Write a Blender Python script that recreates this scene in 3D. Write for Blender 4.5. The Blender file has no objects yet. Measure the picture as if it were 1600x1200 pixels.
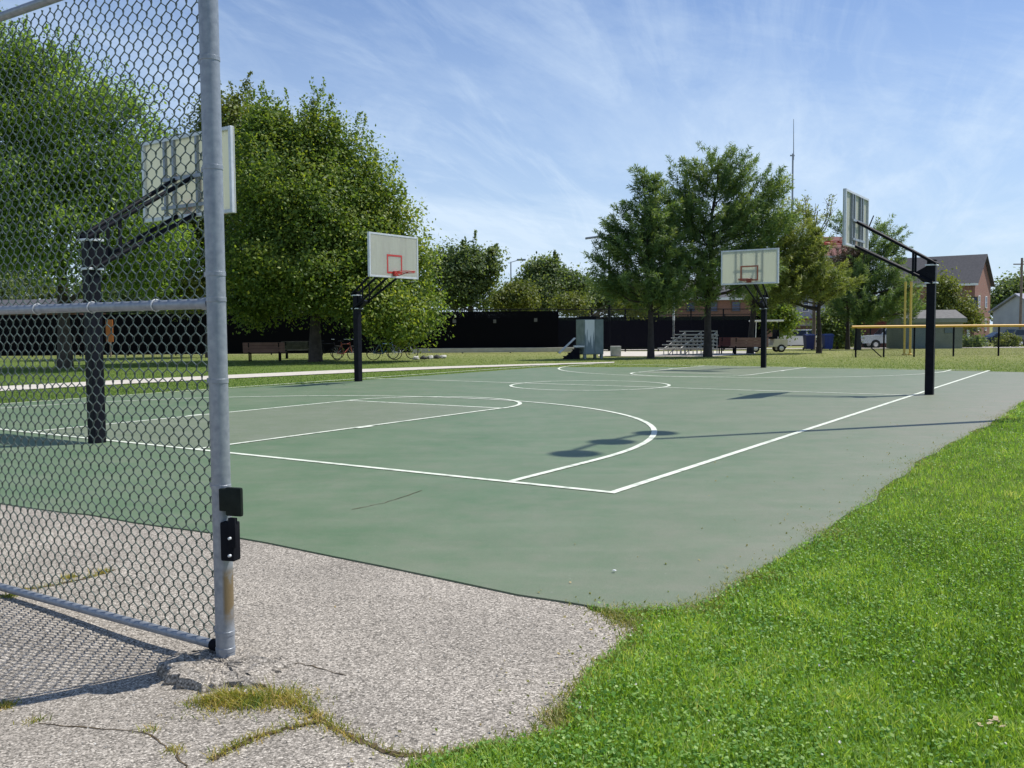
import bpy, bmesh, math, random
import numpy as np
from mathutils import Vector, Matrix
from mathutils.geometry import delaunay_2d_cdt

SC = bpy.context.scene
COL = SC.collection
random.seed(7)
RNG = np.random.default_rng(7)

# ------------------------------------------------------------------ camera
F, PITCH, ROLL, H = 1445.455, 0.0599, -0.0077, 1.47
S = H / 1.3494
cam = bpy.data.objects.new('camera', bpy.data.cameras.new('camera'))
COL.objects.link(cam)
cam.data.sensor_width = 36.0
cam.data.lens = F / 1600 * 36.0
cam.data.clip_start, cam.data.clip_end = 0.05, 3000
_f = Vector((0, math.cos(PITCH), -math.sin(PITCH)))
_u = Vector((0, math.sin(PITCH), math.cos(PITCH)))
_r = Vector((1, 0, 0))
_cr, _sr = math.cos(ROLL), math.sin(ROLL)
R2 = _cr * _r + _sr * _u
U2 = -_sr * _r + _cr * _u
cam.matrix_world = Matrix(((R2.x, U2.x, -_f.x, 0), (R2.y, U2.y, -_f.y, 0), (R2.z, U2.z, -_f.z, H), (0, 0, 0, 1)))
SC.camera = cam

# ------------------------------------------------------------------ sky, sun, exposure
SUN_EL, SUN_AZ = math.radians(57), math.atan2(0.943, 0.334)
SUN_DIR = Vector((math.sin(SUN_AZ) * math.cos(SUN_EL), math.cos(SUN_AZ) * math.cos(SUN_EL), math.sin(SUN_EL)))
W = bpy.data.worlds.new('World')
SC.world = W
W.use_nodes = True
wn, wl = W.node_tree.nodes, W.node_tree.links
wn.clear()
def wnode(t, **k):
    n = wn.new(t)
    for a, v in k.items(): setattr(n, a, v)
    return n
sky = wnode('ShaderNodeTexSky', sky_type='NISHITA', sun_disc=False)
sky.sun_elevation, sky.sun_rotation = SUN_EL, SUN_AZ
sky.air_density, sky.dust_density, sky.ozone_density = 1.0, 0.6, 1.6
tc = wnode('ShaderNodeTexCoord')
sep = wnode('ShaderNodeSeparateXYZ'); wl.new(tc.outputs['Generated'], sep.inputs[0])
zz = wnode('ShaderNodeMath', operation='ADD'); wl.new(sep.outputs[2], zz.inputs[0]); zz.inputs[1].default_value = 0.16
zm = wnode('ShaderNodeMath', operation='MAXIMUM'); wl.new(zz.outputs[0], zm.inputs[0]); zm.inputs[1].default_value = 0.03
dx = wnode('ShaderNodeMath', operation='DIVIDE'); wl.new(sep.outputs[0], dx.inputs[0]); wl.new(zm.outputs[0], dx.inputs[1])
dy = wnode('ShaderNodeMath', operation='DIVIDE'); wl.new(sep.outputs[1], dy.inputs[0]); wl.new(zm.outputs[0], dy.inputs[1])
cmb = wnode('ShaderNodeCombineXYZ'); wl.new(dx.outputs[0], cmb.inputs[0]); wl.new(dy.outputs[0], cmb.inputs[1])
def cloud_layer(scale, rot, stretch, lo, hi, detail, dist, off):
    m0 = wnode('ShaderNodeMapping'); wl.new(cmb.outputs[0], m0.inputs[0]); m0.inputs['Rotation'].default_value = (0, 0, rot)
    m = wnode('ShaderNodeMapping'); wl.new(m0.outputs[0], m.inputs[0])
    m.inputs['Location'].default_value = off
    m.inputs['Scale'].default_value = stretch
    n = wnode('ShaderNodeTexNoise'); wl.new(m.outputs[0], n.inputs['Vector'])
    n.inputs['Scale'].default_value = scale; n.inputs['Detail'].default_value = detail
    n.inputs['Roughness'].default_value = 0.66; n.inputs['Distortion'].default_value = dist
    r = wnode('ShaderNodeMapRange'); wl.new(n.outputs[0], r.inputs[0])
    r.inputs[1].default_value, r.inputs[2].default_value = lo, hi
    return r.outputs[0]
c1 = cloud_layer(0.62, -0.75, (0.75, 1.15, 1), 0.45, 0.84, 11, 0.9, (0.3, 1.7, 0))
c2 = cloud_layer(1.9, -1.25, (0.42, 1.7, 1), 0.47, 0.84, 14, 1.5, (4.3, 0.4, 0))
mxc = wnode('ShaderNodeMath', operation='MULTIPLY_ADD'); wl.new(c2, mxc.inputs[0]); mxc.inputs[1].default_value = 0.5; wl.new(c1, mxc.inputs[2])
hz = wnode('ShaderNodeMapRange'); wl.new(sep.outputs[2], hz.inputs[0])
hz.inputs[1].default_value, hz.inputs[2].default_value = 0.42, 0.0
hz.inputs[3].default_value, hz.inputs[4].default_value = 0.02, 0.72
addh = wnode('ShaderNodeMath', operation='MULTIPLY_ADD'); wl.new(mxc.outputs[0], addh.inputs[0]); addh.inputs[1].default_value = 0.60; wl.new(hz.outputs[0], addh.inputs[2])
addh.use_clamp = True
mn = wnode('ShaderNodeMath', operation='MINIMUM'); wl.new(addh.outputs[0], mn.inputs[0]); mn.inputs[1].default_value = 0.9
tint = wnode('ShaderNodeMix', data_type='RGBA', blend_type='MULTIPLY'); tint.inputs[0].default_value = 1
wl.new(sky.outputs[0], tint.inputs[6]); tint.inputs[7].default_value = (0.74, 1.0, 1.38, 1)
mix = wnode('ShaderNodeMix', data_type='RGBA')
wl.new(mn.outputs[0], mix.inputs[0]); wl.new(tint.outputs[2], mix.inputs[6]); mix.inputs[7].default_value = (8.0, 9.6, 11.4, 1)
bg = wnode('ShaderNodeBackground'); wl.new(mix.outputs[2], bg.inputs[0]); bg.inputs[1].default_value = 0.082
wo = wnode('ShaderNodeOutputWorld'); wl.new(bg.outputs[0], wo.inputs[0])

sl = bpy.data.lights.new('sun', 'SUN')
sl.energy, sl.angle, sl.color = 4.9, math.radians(0.55), (1.0, 0.955, 0.89)
so = bpy.data.objects.new('sun', sl); COL.objects.link(so)
so.rotation_euler = SUN_DIR.to_track_quat('Z', 'Y').to_euler()
SC.view_settings.view_transform = 'Standard'
SC.view_settings.look = 'None'
SC.view_settings.exposure = 0.15
SC.view_settings.gamma = 1.0

# ------------------------------------------------------------------ ground shape and placement
def smooth(a, b, t):
    t = min(1, max(0, (t - a) / (b - a))); return t * t * (3 - 2 * t)
DIPX, DIPY = -2.2, 3.70
def terr(x, y):
    z = -0.65 * S * smooth(44 * S, 92 * S, y)
    d2 = ((x - DIPX) / 0.85) ** 2 + ((y - DIPY) / 0.75) ** 2
    return z - 0.095 * math.exp(-d2)
def ray(px, py):
    x, y = px - 800, py - 600
    x, y = _cr * x + _sr * y, -_sr * x + _cr * y
    d = R_(x, y); return d
def R_(x, y):
    c, s = math.cos(PITCH), math.sin(PITCH)
    a, b, e = x / F, 1.0, -y / F
    return Vector((a, b * c + e * s, e * c - b * s))
def G(px, py):
    """point of the ground seen at a place of the photograph"""
    r = ray(px, py); z = 0.0
    for _ in range(30):
        t = (z - H) / r.z
        z = 0.5 * z + 0.5 * terr(r.x * t, r.y * t)
    return Vector((r.x * t, r.y * t, z))
def D(px, py, Y):
    r = ray(px, py); t = Y / r.y
    return Vector((r.x * t, Y, H + r.z * t))
def gp(px, Y):
    p = D(px, 520, Y); return Vector((p.x, Y, terr(p.x, Y)))

# ------------------------------------------------------------------ materials
def newmat(name):
    m = bpy.data.materials.new(name); m.use_nodes = True
    return m, m.node_tree.nodes, m.node_tree.links, m.node_tree.nodes['Principled BSDF']
def srgb(r, g, b):
    f = lambda c: (c / 12.92 if c <= 0.04045 else ((c + 0.055) / 1.055) ** 2.4)
    return (f(r / 255), f(g / 255), f(b / 255), 1)
def mat(name, c1, c2=None, scale=6, rough=0.6, metal=0.0, bump=0.0, bscale=None, spec=0.5, lo=0.35, hi=0.65, detail=5):
    m, n, l, p = newmat(name)
    c1 = tuple(c1)[:3] + (1,)
    c2 = tuple(c2)[:3] + (1,) if c2 else tuple(v * 0.8 for v in c1[:3]) + (1,)
    t = n.new('ShaderNodeTexCoord')
    z = n.new('ShaderNodeTexNoise'); l.new(t.outputs['Object'], z.inputs['Vector'])
    z.inputs['Scale'].default_value = scale; z.inputs['Detail'].default_value = detail
    r = n.new('ShaderNodeValToRGB'); l.new(z.outputs[0], r.inputs[0])
    r.color_ramp.elements[0].position, r.color_ramp.elements[1].position = lo, hi
    r.color_ramp.elements[0].color, r.color_ramp.elements[1].color = c1, c2
    l.new(r.outputs[0], p.inputs['Base Color'])
    p.inputs['Roughness'].default_value = rough; p.inputs['Metallic'].default_value = metal
    p.inputs['Specular IOR Level'].default_value = spec
    if bump:
        z2 = n.new('ShaderNodeTexNoise'); l.new(t.outputs['Object'], z2.inputs['Vector'])
        z2.inputs['Scale'].default_value = bscale or scale * 4; z2.inputs['Detail'].default_value = 4
        b = n.new('ShaderNodeBump'); b.inputs['Strength'].default_value = bump; b.inputs['Distance'].default_value = 0.02
        l.new(z2.outputs[0], b.inputs['Height']); l.new(b.outputs[0], p.inputs['Normal'])
    return m
M = {}
M['galv'] = mat('galvanised_steel', (0.20, 0.225, 0.26), (0.32, 0.345, 0.375), 34, 0.38, 0.25, bump=0.06, bscale=120, lo=0.25, hi=0.75)
M['wire'] = mat('chain_wire', (0.035, 0.058, 0.048), (0.075, 0.11, 0.095), 20, 0.42, 0.1)
M['black'] = mat('black_paint', (0.004, 0.0045, 0.008), (0.007, 0.008, 0.013), 8, 0.5, spec=0.12)
M['black_dull'] = mat('dull_black', (0.006, 0.0065, 0.010), (0.012, 0.013, 0.017), 5, 0.8, spec=0.1)
M['alu'] = mat('aluminium', (0.55, 0.57, 0.58), (0.66, 0.67, 0.68), 10, 0.45, 0.4)
M['red_paint'] = mat('red_paint', (0.50, 0.035, 0.025), (0.42, 0.05, 0.04), 20, 0.5)
M['rim'] = mat('rim_paint', (0.30, 0.05, 0.03), (0.22, 0.05, 0.03), 20, 0.5)
M['square_rust'] = mat('faded_square', (0.42, 0.13, 0.06), (0.36, 0.12, 0.07), 20, 0.6)
M['yellow'] = mat('yellow_cap', (0.66, 0.36, 0.04), (0.72, 0.42, 0.07), 3, 0.5)
M['yellow2'] = mat('yellow_pole', (0.62, 0.45, 0.08), (0.66, 0.48, 0.12), 3, 0.5)
M['wood'] = mat('brown_plank', (0.22, 0.115, 0.085), (0.28, 0.15, 0.11), 4, 0.7)
M['concrete'] = mat('concrete', (0.46, 0.42, 0.36), (0.56, 0.52, 0.45), 3, 0.85, bump=0.2)
M['white'] = mat('white_paint', (0.72, 0.73, 0.72), (0.80, 0.80, 0.79), 3, 0.5)
M['cream'] = mat('cream_plastic', (0.55, 0.50, 0.38), (0.60, 0.55, 0.43), 3, 0.4)
M['blue_bin'] = mat('blue_plastic', (0.015, 0.035, 0.17), (0.02, 0.045, 0.21), 5, 0.45)
M['navy_bin'] = mat('navy_plastic', (0.008, 0.012, 0.085), (0.012, 0.018, 0.11), 5, 0.45)
M['rubber'] = mat('rubber', (0.012, 0.012, 0.013), (0.02, 0.02, 0.02), 9, 0.8)
M['glass'] = mat('dark_glass', (0.015, 0.02, 0.03), (0.03, 0.035, 0.05), 2, 0.08)
M['carwhite'] = mat('white_car_paint', (0.70, 0.71, 0.74), (0.74, 0.75, 0.78), 2, 0.25)
M['carsilver'] = mat('silver_car_paint', (0.46, 0.50, 0.53), (0.50, 0.54, 0.57), 2, 0.3, 0.3)
M['cardark'] = mat('dark_car_paint', (0.02, 0.03, 0.055), (0.03, 0.04, 0.07), 2, 0.25)
M['cargrey'] = mat('grey_car_paint', (0.09, 0.11, 0.12), (0.11, 0.13, 0.14), 2, 0.25)
M['chrome'] = mat('hub_metal', (0.5, 0.5, 0.52), (0.6, 0.6, 0.6), 8, 0.3, 0.7)
M['lampred'] = mat('red_lens', (0.4, 0.02, 0.02), (0.45, 0.03, 0.03), 8, 0.2)
M['lampclear'] = mat('clear_lens', (0.7, 0.7, 0.7), (0.75, 0.75, 0.75), 8, 0.1)
M['greybox'] = mat('weathered_cabinet', (0.16, 0.205, 0.195), (0.24, 0.285, 0.27), 3, 0.6)
M['shed'] = mat('shed_siding', (0.20, 0.215, 0.17), (0.235, 0.25, 0.205), 2, 0.8)
M['shed_blue'] = mat('shed_blue_siding', (0.13, 0.175, 0.19), (0.16, 0.2, 0.21), 2, 0.8)
M['roofgrey'] = mat('grey_roof', (0.13, 0.125, 0.12), (0.17, 0.165, 0.155), 4, 0.9)
M['shingle'] = mat('dark_shingles', (0.055, 0.055, 0.062), (0.08, 0.078, 0.085), 5, 0.9)
M['redroof'] = mat('red_roof', (0.17, 0.05, 0.042), (0.135, 0.042, 0.036), 5, 0.8)
M['palewall'] = mat('pale_siding', (0.36, 0.375, 0.42), (0.43, 0.445, 0.48), 1, 0.8)
M['paleroof'] = mat('pale_roof', (0.24, 0.25, 0.31), (0.30, 0.31, 0.37), 1, 0.8)
M['brownwall'] = mat('brown_wall', (0.12, 0.07, 0.06), (0.15, 0.09, 0.075), 2, 0.85)
M['winblue'] = mat('window_glass', (0.03, 0.045, 0.10), (0.05, 0.07, 0.14), 2, 0.1)
M['bark'] = mat('bark', (0.055, 0.042, 0.034), (0.09, 0.072, 0.058), 7, 0.9, bump=0.5)
M['barkdark'] = mat('pine_bark', (0.028, 0.022, 0.022), (0.05, 0.04, 0.037), 7, 0.9, bump=0.5)
M['orange'] = mat('orange_plastic', (0.55, 0.16, 0.03), (0.6, 0.2, 0.05), 4, 0.6)
M['bikeblue'] = mat('bike_blue', (0.05, 0.12, 0.25), (0.08, 0.16, 0.3), 4, 0.4)
M['stone'] = mat('stone', (0.40, 0.39, 0.36), (0.55, 0.54, 0.5), 5, 0.9, bump=0.4)
M['stone_dark'] = mat('dark_stone', (0.04, 0.04, 0.04), (0.09, 0.09, 0.085), 5, 0.9, bump=0.4)
M['woodpole'] = mat('wood_pole', (0.16, 0.12, 0.10), (0.22, 0.17, 0.14), 5, 0.9)
M['soil'] = mat('soil', (0.055, 0.042, 0.028), (0.13, 0.10, 0.06), 18, 1.0, spec=0.1)
M['litter'] = mat('dry_leaf', (0.42, 0.33, 0.19), (0.55, 0.46, 0.30), 30, 0.9)
M['bleach'] = mat('dull_aluminium', (0.44, 0.42, 0.38), (0.52, 0.50, 0.45), 6, 0.6, 0.1)

def brick_mat(name, ca, cb, mortar):
    m, n, l, p = newmat(name)
    t = n.new('ShaderNodeTexCoord'); b = n.new('ShaderNodeTexBrick'); mp = n.new('ShaderNodeMapping')
    sx = n.new('ShaderNodeSeparateXYZ'); l.new(t.outputs['Object'], sx.inputs[0])
    ad = n.new('ShaderNodeMath'); l.new(sx.outputs[0], ad.inputs[0]); l.new(sx.outputs[1], ad.inputs[1])
    cb_ = n.new('ShaderNodeCombineXYZ'); l.new(ad.outputs[0], cb_.inputs[0]); l.new(sx.outputs[2], cb_.inputs[1])
    l.new(cb_.outputs[0], b.inputs['Vector'])
    b.inputs['Scale'].default_value = 4; b.inputs['Mortar Size'].default_value = 0.012
    b.inputs['Color1'].default_value = ca + (1,); b.inputs['Color2'].default_value = cb + (1,); b.inputs['Mortar'].default_value = mortar + (1,)
    l.new(b.outputs[0], p.inputs['Base Color']); p.inputs['Roughness'].default_value = 0.9
    return m
M['brick'] = brick_mat('red_brick', (0.255, 0.115, 0.08), (0.20, 0.09, 0.065), (0.30, 0.24, 0.20))

def leaf_mat(name, dark, mid, light, trans=0.35):
    m, n, l, p = newmat(name)
    a = n.new('ShaderNodeAttribute'); a.attribute_name = 'tint'
    r = n.new('ShaderNodeValToRGB'); l.new(a.outputs['Fac'], r.inputs[0])
    e = r.color_ramp.elements
    e[0].position, e[0].color = 0.0, dark + (1,)
    e[1].position, e[1].color = 1.0, light + (1,)
    q = e.new(0.5); q.color = mid + (1,)
    l.new(r.outputs[0], p.inputs['Base Color']); p.inputs['Roughness'].default_value = 0.55
    p.inputs['Specular IOR Level'].default_value = 0.35
    tr = n.new('ShaderNodeBsdfTranslucent')
    tm = n.new('ShaderNodeMix'); tm.data_type = 'RGBA'; tm.blend_type = 'MULTIPLY'; tm.inputs[0].default_value = 1
    l.new(r.outputs[0], tm.inputs[6]); tm.inputs[7].default_value = (1.7, 1.7, 0.7, 1)
    l.new(tm.outputs[2], tr.inputs[0])
    mx = n.new('ShaderNodeMixShader'); mx.inputs[0].default_value = trans
    l.new(p.outputs[0], mx.inputs[1]); l.new(tr.outputs[0], mx.inputs[2])
    l.new(mx.outputs[0], n['Material Output'].inputs[0])
    return m
M['leaf_big'] = leaf_mat('broad_leaf', (0.062, 0.112, 0.026), (0.145, 0.215, 0.040), (0.29, 0.32, 0.055), 0.42)
M['leaf_left'] = leaf_mat('maple_leaf', (0.070, 0.130, 0.028), (0.16, 0.255, 0.050), (0.29, 0.38, 0.07), 0.48)
M['leaf_far'] = leaf_mat('far_leaf', (0.065, 0.105, 0.048), (0.12, 0.17, 0.07), (0.21, 0.25, 0.09), 0.45)
M['leaf_yellow'] = leaf_mat('yellow_leaf', (0.085, 0.115, 0.028), (0.13, 0.16, 0.035), (0.20, 0.21, 0.05))
M['needle'] = leaf_mat('pine_needle', (0.055, 0.105, 0.042), (0.125, 0.195, 0.062), (0.25, 0.31, 0.10), 0.35)
M['needle_y'] = leaf_mat('pale_needle', (0.08, 0.115, 0.035), (0.18, 0.225, 0.06), (0.31, 0.33, 0.11), 0.35)
M['needle_b'] = leaf_mat('brown_twig', (0.07, 0.05, 0.04), (0.11, 0.08, 0.06), (0.14, 0.115, 0.07), 0.15)
M['blade'] = leaf_mat('grass_blade', (0.070, 0.145, 0.019), (0.215, 0.355, 0.052), (0.54, 0.52, 0.25), 0.42)
_q = [n_ for n_ in M['blade'].node_tree.nodes if n_.type == 'VALTORGB'][0].color_ramp.elements.new(0.82); _q.color = (0.39, 0.51, 0.13, 1)
M['clover'] = leaf_mat('clover_leaf', (0.055, 0.15, 0.026), (0.15, 0.315, 0.055), (0.37, 0.51, 0.15), 0.38)
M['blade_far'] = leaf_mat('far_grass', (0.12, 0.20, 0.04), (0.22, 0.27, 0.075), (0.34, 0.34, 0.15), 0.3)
M['blade_dry'] = leaf_mat('weed_blade', (0.10, 0.16, 0.025), (0.30, 0.30, 0.06), (0.50, 0.36, 0.14), 0.35)

def ground_mat():
    m, n, l, p = newmat('lawn_ground')
    t = n.new('ShaderNodeTexCoord')
    def noise(s, d=6, r=0.6):
        z = n.new('ShaderNodeTexNoise'); l.new(t.outputs['Object'], z.inputs['Vector'])
        z.inputs['Scale'].default_value = s; z.inputs['Detail'].default_value = d; z.inputs['Roughness'].default_value = r
        return z.outputs[0]
    r1 = n.new('ShaderNodeValToRGB'); l.new(noise(9, 9, 0.75), r1.inputs[0])
    r1.color_ramp.elements[0].position, r1.color_ramp.elements[1].position = 0.3, 0.72
    r1.color_ramp.elements[0].color = (0.055, 0.105, 0.016, 1); r1.color_ramp.elements[1].color = (0.16, 0.22, 0.045, 1)
    # dry turf further off, in patches
    r2 = n.new('ShaderNodeValToRGB'); l.new(noise(1.4, 9, 0.7), r2.inputs[0])
    r2.color_ramp.elements[0].position, r2.color_ramp.elements[1].position = 0.3, 0.7
    r2.color_ramp.elements[0].color = (0.16, 0.19, 0.055, 1); r2.color_ramp.elements[1].color = (0.32, 0.30, 0.14, 1)
    sx = n.new('ShaderNodeSeparateXYZ'); l.new(t.outputs['Object'], sx.inputs[0])
    ad = n.new('ShaderNodeMath'); ad.operation = 'MULTIPLY_ADD'; l.new(noise(0.12, 4), ad.inputs[0]); ad.inputs[1].default_value = 14
    xs_ = n.new('ShaderNodeMath'); xs_.operation = 'MULTIPLY_ADD'; l.new(sx.outputs[0], xs_.inputs[0]); xs_.inputs[1].default_value = 0.45; l.new(sx.outputs[1], xs_.inputs[2])
    l.new(xs_.outputs[0], ad.inputs[2])
    mr = n.new('ShaderNodeMapRange'); l.new(ad.outputs[0], mr.inputs[0])
    mr.inputs[1].default_value, mr.inputs[2].default_value = 38, 62
    mr.inputs[3].default_value, mr.inputs[4].default_value = 0.08, 0.9
    mx = n.new('ShaderNodeMix'); mx.data_type = 'RGBA'; l.new(mr.outputs[0], mx.inputs[0]); l.new(r1.outputs[0], mx.inputs[6]); l.new(r2.outputs[0], mx.inputs[7])
    l.new(mx.outputs[2], p.inputs['Base Color']); p.inputs['Roughness'].default_value = 1; p.inputs['Specular IOR Level'].default_value = 0.1
    b = n.new('ShaderNodeBump'); b.inputs['Strength'].default_value = 0.8; b.inputs['Distance'].default_value = 0.05
    l.new(noise(30, 6, 0.7), b.inputs['Height']); l.new(b.outputs[0], p.inputs['Normal'])
    return m
M['ground'] = ground_mat()

def asphalt_mat():
    m, n, l, p = newmat('worn_asphalt')
    t = n.new('ShaderNodeTexCoord')
    v = n.new('ShaderNodeTexVoronoi'); l.new(t.outputs['Object'], v.inputs['Vector']); v.inputs['Scale'].default_value = 130
    v.inputs['Randomness'].default_value = 1
    sv = n.new('ShaderNodeSeparateColor'); l.new(v.outputs['Color'], sv.inputs[0])
    r = n.new('ShaderNodeValToRGB'); l.new(sv.outputs[0], r.inputs[0]); r.color_ramp.interpolation = 'LINEAR'
    e = r.color_ramp.elements
    e[0].position, e[0].color = 0.0, (0.108, 0.097, 0.082, 1)
    e[1].position, e[1].color = 1.0, (0.65, 0.59, 0.50, 1)
    for pos, c in ((0.22, (0.235, 0.21, 0.173, 1)), (0.5, (0.33, 0.295, 0.247, 1)), (0.8, (0.435, 0.39, 0.33, 1))):
        q = e.new(pos); q.color = c
    edge = n.new('ShaderNodeMapRange'); l.new(v.outputs['Distance'], edge.inputs[0])
    edge.inputs[1].default_value, edge.inputs[2].default_value = 0.35, 0.8
    edge.inputs[3].default_value, edge.inputs[4].default_value = 1.0, 0.6
    z = n.new('ShaderNodeTexNoise'); l.new(t.outputs['Object'], z.inputs['Vector']); z.inputs['Scale'].default_value = 1.3; z.inputs['Detail'].default_value = 6
    zr = n.new('ShaderNodeMapRange'); l.new(z.outputs[0], zr.inputs[0]); zr.inputs[1].default_value, zr.inputs[2].default_value = 0.3, 0.7
    zr.inputs[3].default_value, zr.inputs[4].default_value = 0.86, 1.12
    mu = n.new('ShaderNodeMath'); mu.operation = 'MULTIPLY'; l.new(edge.outputs[0], mu.inputs[0]); l.new(zr.outputs[0], mu.inputs[1])
    mx = n.new('ShaderNodeMix'); mx.data_type = 'RGBA'; mx.blend_type = 'MULTIPLY'; mx.inputs[0].default_value = 1
    l.new(r.outputs[0], mx.inputs[6]); cc = n.new('ShaderNodeCombineColor')
    for i in range(3): l.new(mu.outputs[0], cc.inputs[i])
    l.new(cc.outputs[0], mx.inputs[7]); l.new(mx.outputs[2], p.inputs['Base Color'])
    p.inputs['Roughness'].default_value = 0.9; p.inputs['Specular IOR Level'].default_value = 0.25
    b = n.new('ShaderNodeBump'); b.inputs['Strength'].default_value = 0.30; b.inputs['Distance'].default_value = 0.005; b.invert = True
    l.new(v.outputs['Distance'], b.inputs['Height']); l.new(b.outputs[0], p.inputs['Normal'])
    return m
M['asphalt'] = asphalt_mat()

def court_mat(name='court_acrylic', ca=(0.074, 0.136, 0.061), cb=(0.118, 0.166, 0.092), cw=(0.195, 0.185, 0.138)):
    m, n, l, p = newmat(name)
    t = n.new('ShaderNodeTexCoord')
    def noise(s, d=6, r=0.6, sc=None):
        z = n.new('ShaderNodeTexNoise')
        if sc:
            mp = n.new('ShaderNodeMapping'); l.new(t.outputs['Object'], mp.inputs[0]); mp.inputs['Scale'].default_value = sc; mp.inputs['Rotation'].default_value = (0, 0, 0.3)
            l.new(mp.outputs[0], z.inputs['Vector'])
        else: l.new(t.outputs['Object'], z.inputs['Vector'])
        z.inputs['Scale'].default_value = s; z.inputs['Detail'].default_value = d; z.inputs['Roughness'].default_value = r
        return z.outputs[0]
    r = n.new('ShaderNodeValToRGB'); l.new(noise(0.7, 10, 0.68), r.inputs[0])
    r.color_ramp.elements[0].position, r.color_ramp.elements[1].position = 0.34, 0.66
    r.color_ramp.elements[0].color, r.color_ramp.elements[1].color = ca + (1,), cb + (1,)
    # faded, grey-brown towards the worn edges (wear attribute), and dusty streaks
    a = n.new('ShaderNodeAttribute'); a.attribute_name = 'wear'
    w = n.new('ShaderNodeMath'); w.operation = 'MULTIPLY_ADD'; l.new(noise(2.2, 9, 0.75), w.inputs[0]); w.inputs[1].default_value = 1.1; l.new(a.outputs['Fac'], w.inputs[2])
    wr = n.new('ShaderNodeMapRange'); l.new(w.outputs[0], wr.inputs[0]); wr.inputs[1].default_value, wr.inputs[2].default_value = 0.62, 1.45
    mx = n.new('ShaderNodeMix'); mx.data_type = 'RGBA'; l.new(wr.outputs[0], mx.inputs[0]); l.new(r.outputs[0], mx.inputs[6]); mx.inputs[7].default_value = cw + (1,)
    st = n.new('ShaderNodeMapRange'); l.new(noise(1.0, 8, 0.7, (0.5, 3.0, 1)), st.inputs[0]); st.inputs[1].default_value, st.inputs[2].default_value = 0.5, 0.78
    st.inputs[4].default_value = 0.18
    mx2 = n.new('ShaderNodeMix'); mx2.data_type = 'RGBA'; l.new(st.outputs[0], mx2.inputs[0]); l.new(mx.outputs[2], mx2.inputs[6]); mx2.inputs[7].default_value = (0.28, 0.30, 0.22, 1)
    fn = n.new('ShaderNodeMapRange'); l.new(noise(140, 4, 0.7), fn.inputs[0]); fn.inputs[1].default_value, fn.inputs[2].default_value = 0.25, 0.75
    fn.inputs[3].default_value, fn.inputs[4].default_value = 0.72, 1.3
    mx3 = n.new('ShaderNodeMix'); mx3.data_type = 'RGBA'; mx3.blend_type = 'MULTIPLY'; mx3.inputs[0].default_value = 1
    l.new(mx2.outputs[2], mx3.inputs[6]); cc = n.new('ShaderNodeCombineColor')
    for i in range(3): l.new(fn.outputs[0], cc.inputs[i])
    l.new(cc.outputs[0], mx3.inputs[7])
    # scuffs, old water stains and small pale chips
    sk = n.new('ShaderNodeMapRange'); l.new(noise(3.2, 12, 0.8, (0.35, 2.4, 1)), sk.inputs[0]); sk.inputs[1].default_value, sk.inputs[2].default_value = 0.60, 0.72; sk.inputs[4].default_value = 0.40
    mx4 = n.new('ShaderNodeMix'); mx4.data_type = 'RGBA'; l.new(sk.outputs[0], mx4.inputs[0]); l.new(mx3.outputs[2], mx4.inputs[6]); mx4.inputs[7].default_value = (0.075, 0.085, 0.07, 1)
    ch = n.new('ShaderNodeMapRange'); l.new(noise(38, 3, 0.5), ch.inputs[0]); ch.inputs[1].default_value, ch.inputs[2].default_value = 0.72, 0.76; ch.inputs[4].default_value = 0.55
    mx5 = n.new('ShaderNodeMix'); mx5.data_type = 'RGBA'; l.new(ch.outputs[0], mx5.inputs[0]); l.new(mx4.outputs[2], mx5.inputs[6]); mx5.inputs[7].default_value = (0.34, 0.35, 0.30, 1)
    l.new(mx5.outputs[2], p.inputs['Base Color'])
    p.inputs['Roughness'].default_value = 0.62; p.inputs['Specular IOR Level'].default_value = 0.55
    b = n.new('ShaderNodeBump'); b.inputs['Strength'].default_value = 0.35; b.inputs['Distance'].default_value = 0.004
    l.new(noise(170, 4), b.inputs['Height']); l.new(b.outputs[0], p.inputs['Normal'])
    return m
M['court'] = court_mat()
M['key'] = court_mat('key_paint', (0.122, 0.156, 0.090), (0.146, 0.174, 0.110), (0.25, 0.24, 0.21))
def line_mat():
    m = mat('line_paint', (0.66, 0.69, 0.58), (0.34, 0.39, 0.31), 9, 0.7, detail=12, lo=0.48, hi=0.74); return m
M['line'] = line_mat()
M['line'].node_tree.nodes['Principled BSDF'].inputs['Specular IOR Level'].default_value = 0.3

def board_mat():
    m, n, l, p = newmat('fibreglass_board')
    t = n.new('ShaderNodeTexCoord'); z = n.new('ShaderNodeTexNoise'); l.new(t.outputs['Object'], z.inputs['Vector'])
    mp = n.new('ShaderNodeMapping'); l.new(t.outputs['Object'], mp.inputs[0]); mp.inputs['Scale'].default_value = (6, 6, 0.7); l.new(mp.outputs[0], z.inputs['Vector'])
    z.inputs['Scale'].default_value = 2.5; z.inputs['Detail'].default_value = 6
    r = n.new('ShaderNodeValToRGB'); l.new(z.outputs[0], r.inputs[0])
    r.color_ramp.elements[0].position, r.color_ramp.elements[1].position = 0.3, 0.7
    r.color_ramp.elements[0].color, r.color_ramp.elements[1].color = (0.52, 0.51, 0.46, 1), (0.60, 0.59, 0.54, 1)
    l.new(r.outputs[0], p.inputs['Base Color']); p.inputs['Roughness'].default_value = 0.55
    tr = n.new('ShaderNodeBsdfTranslucent'); tr.inputs[0].default_value = (0.88, 0.90, 0.76, 1)
    mx = n.new('ShaderNodeMixShader'); mx.inputs[0].default_value = 0.5
    l.new(p.outputs[0], mx.inputs[1]); l.new(tr.outputs[0], mx.inputs[2]); l.new(mx.outputs[0], n['Material Output'].inputs[0])
    return m
M['board'] = board_mat()

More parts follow.
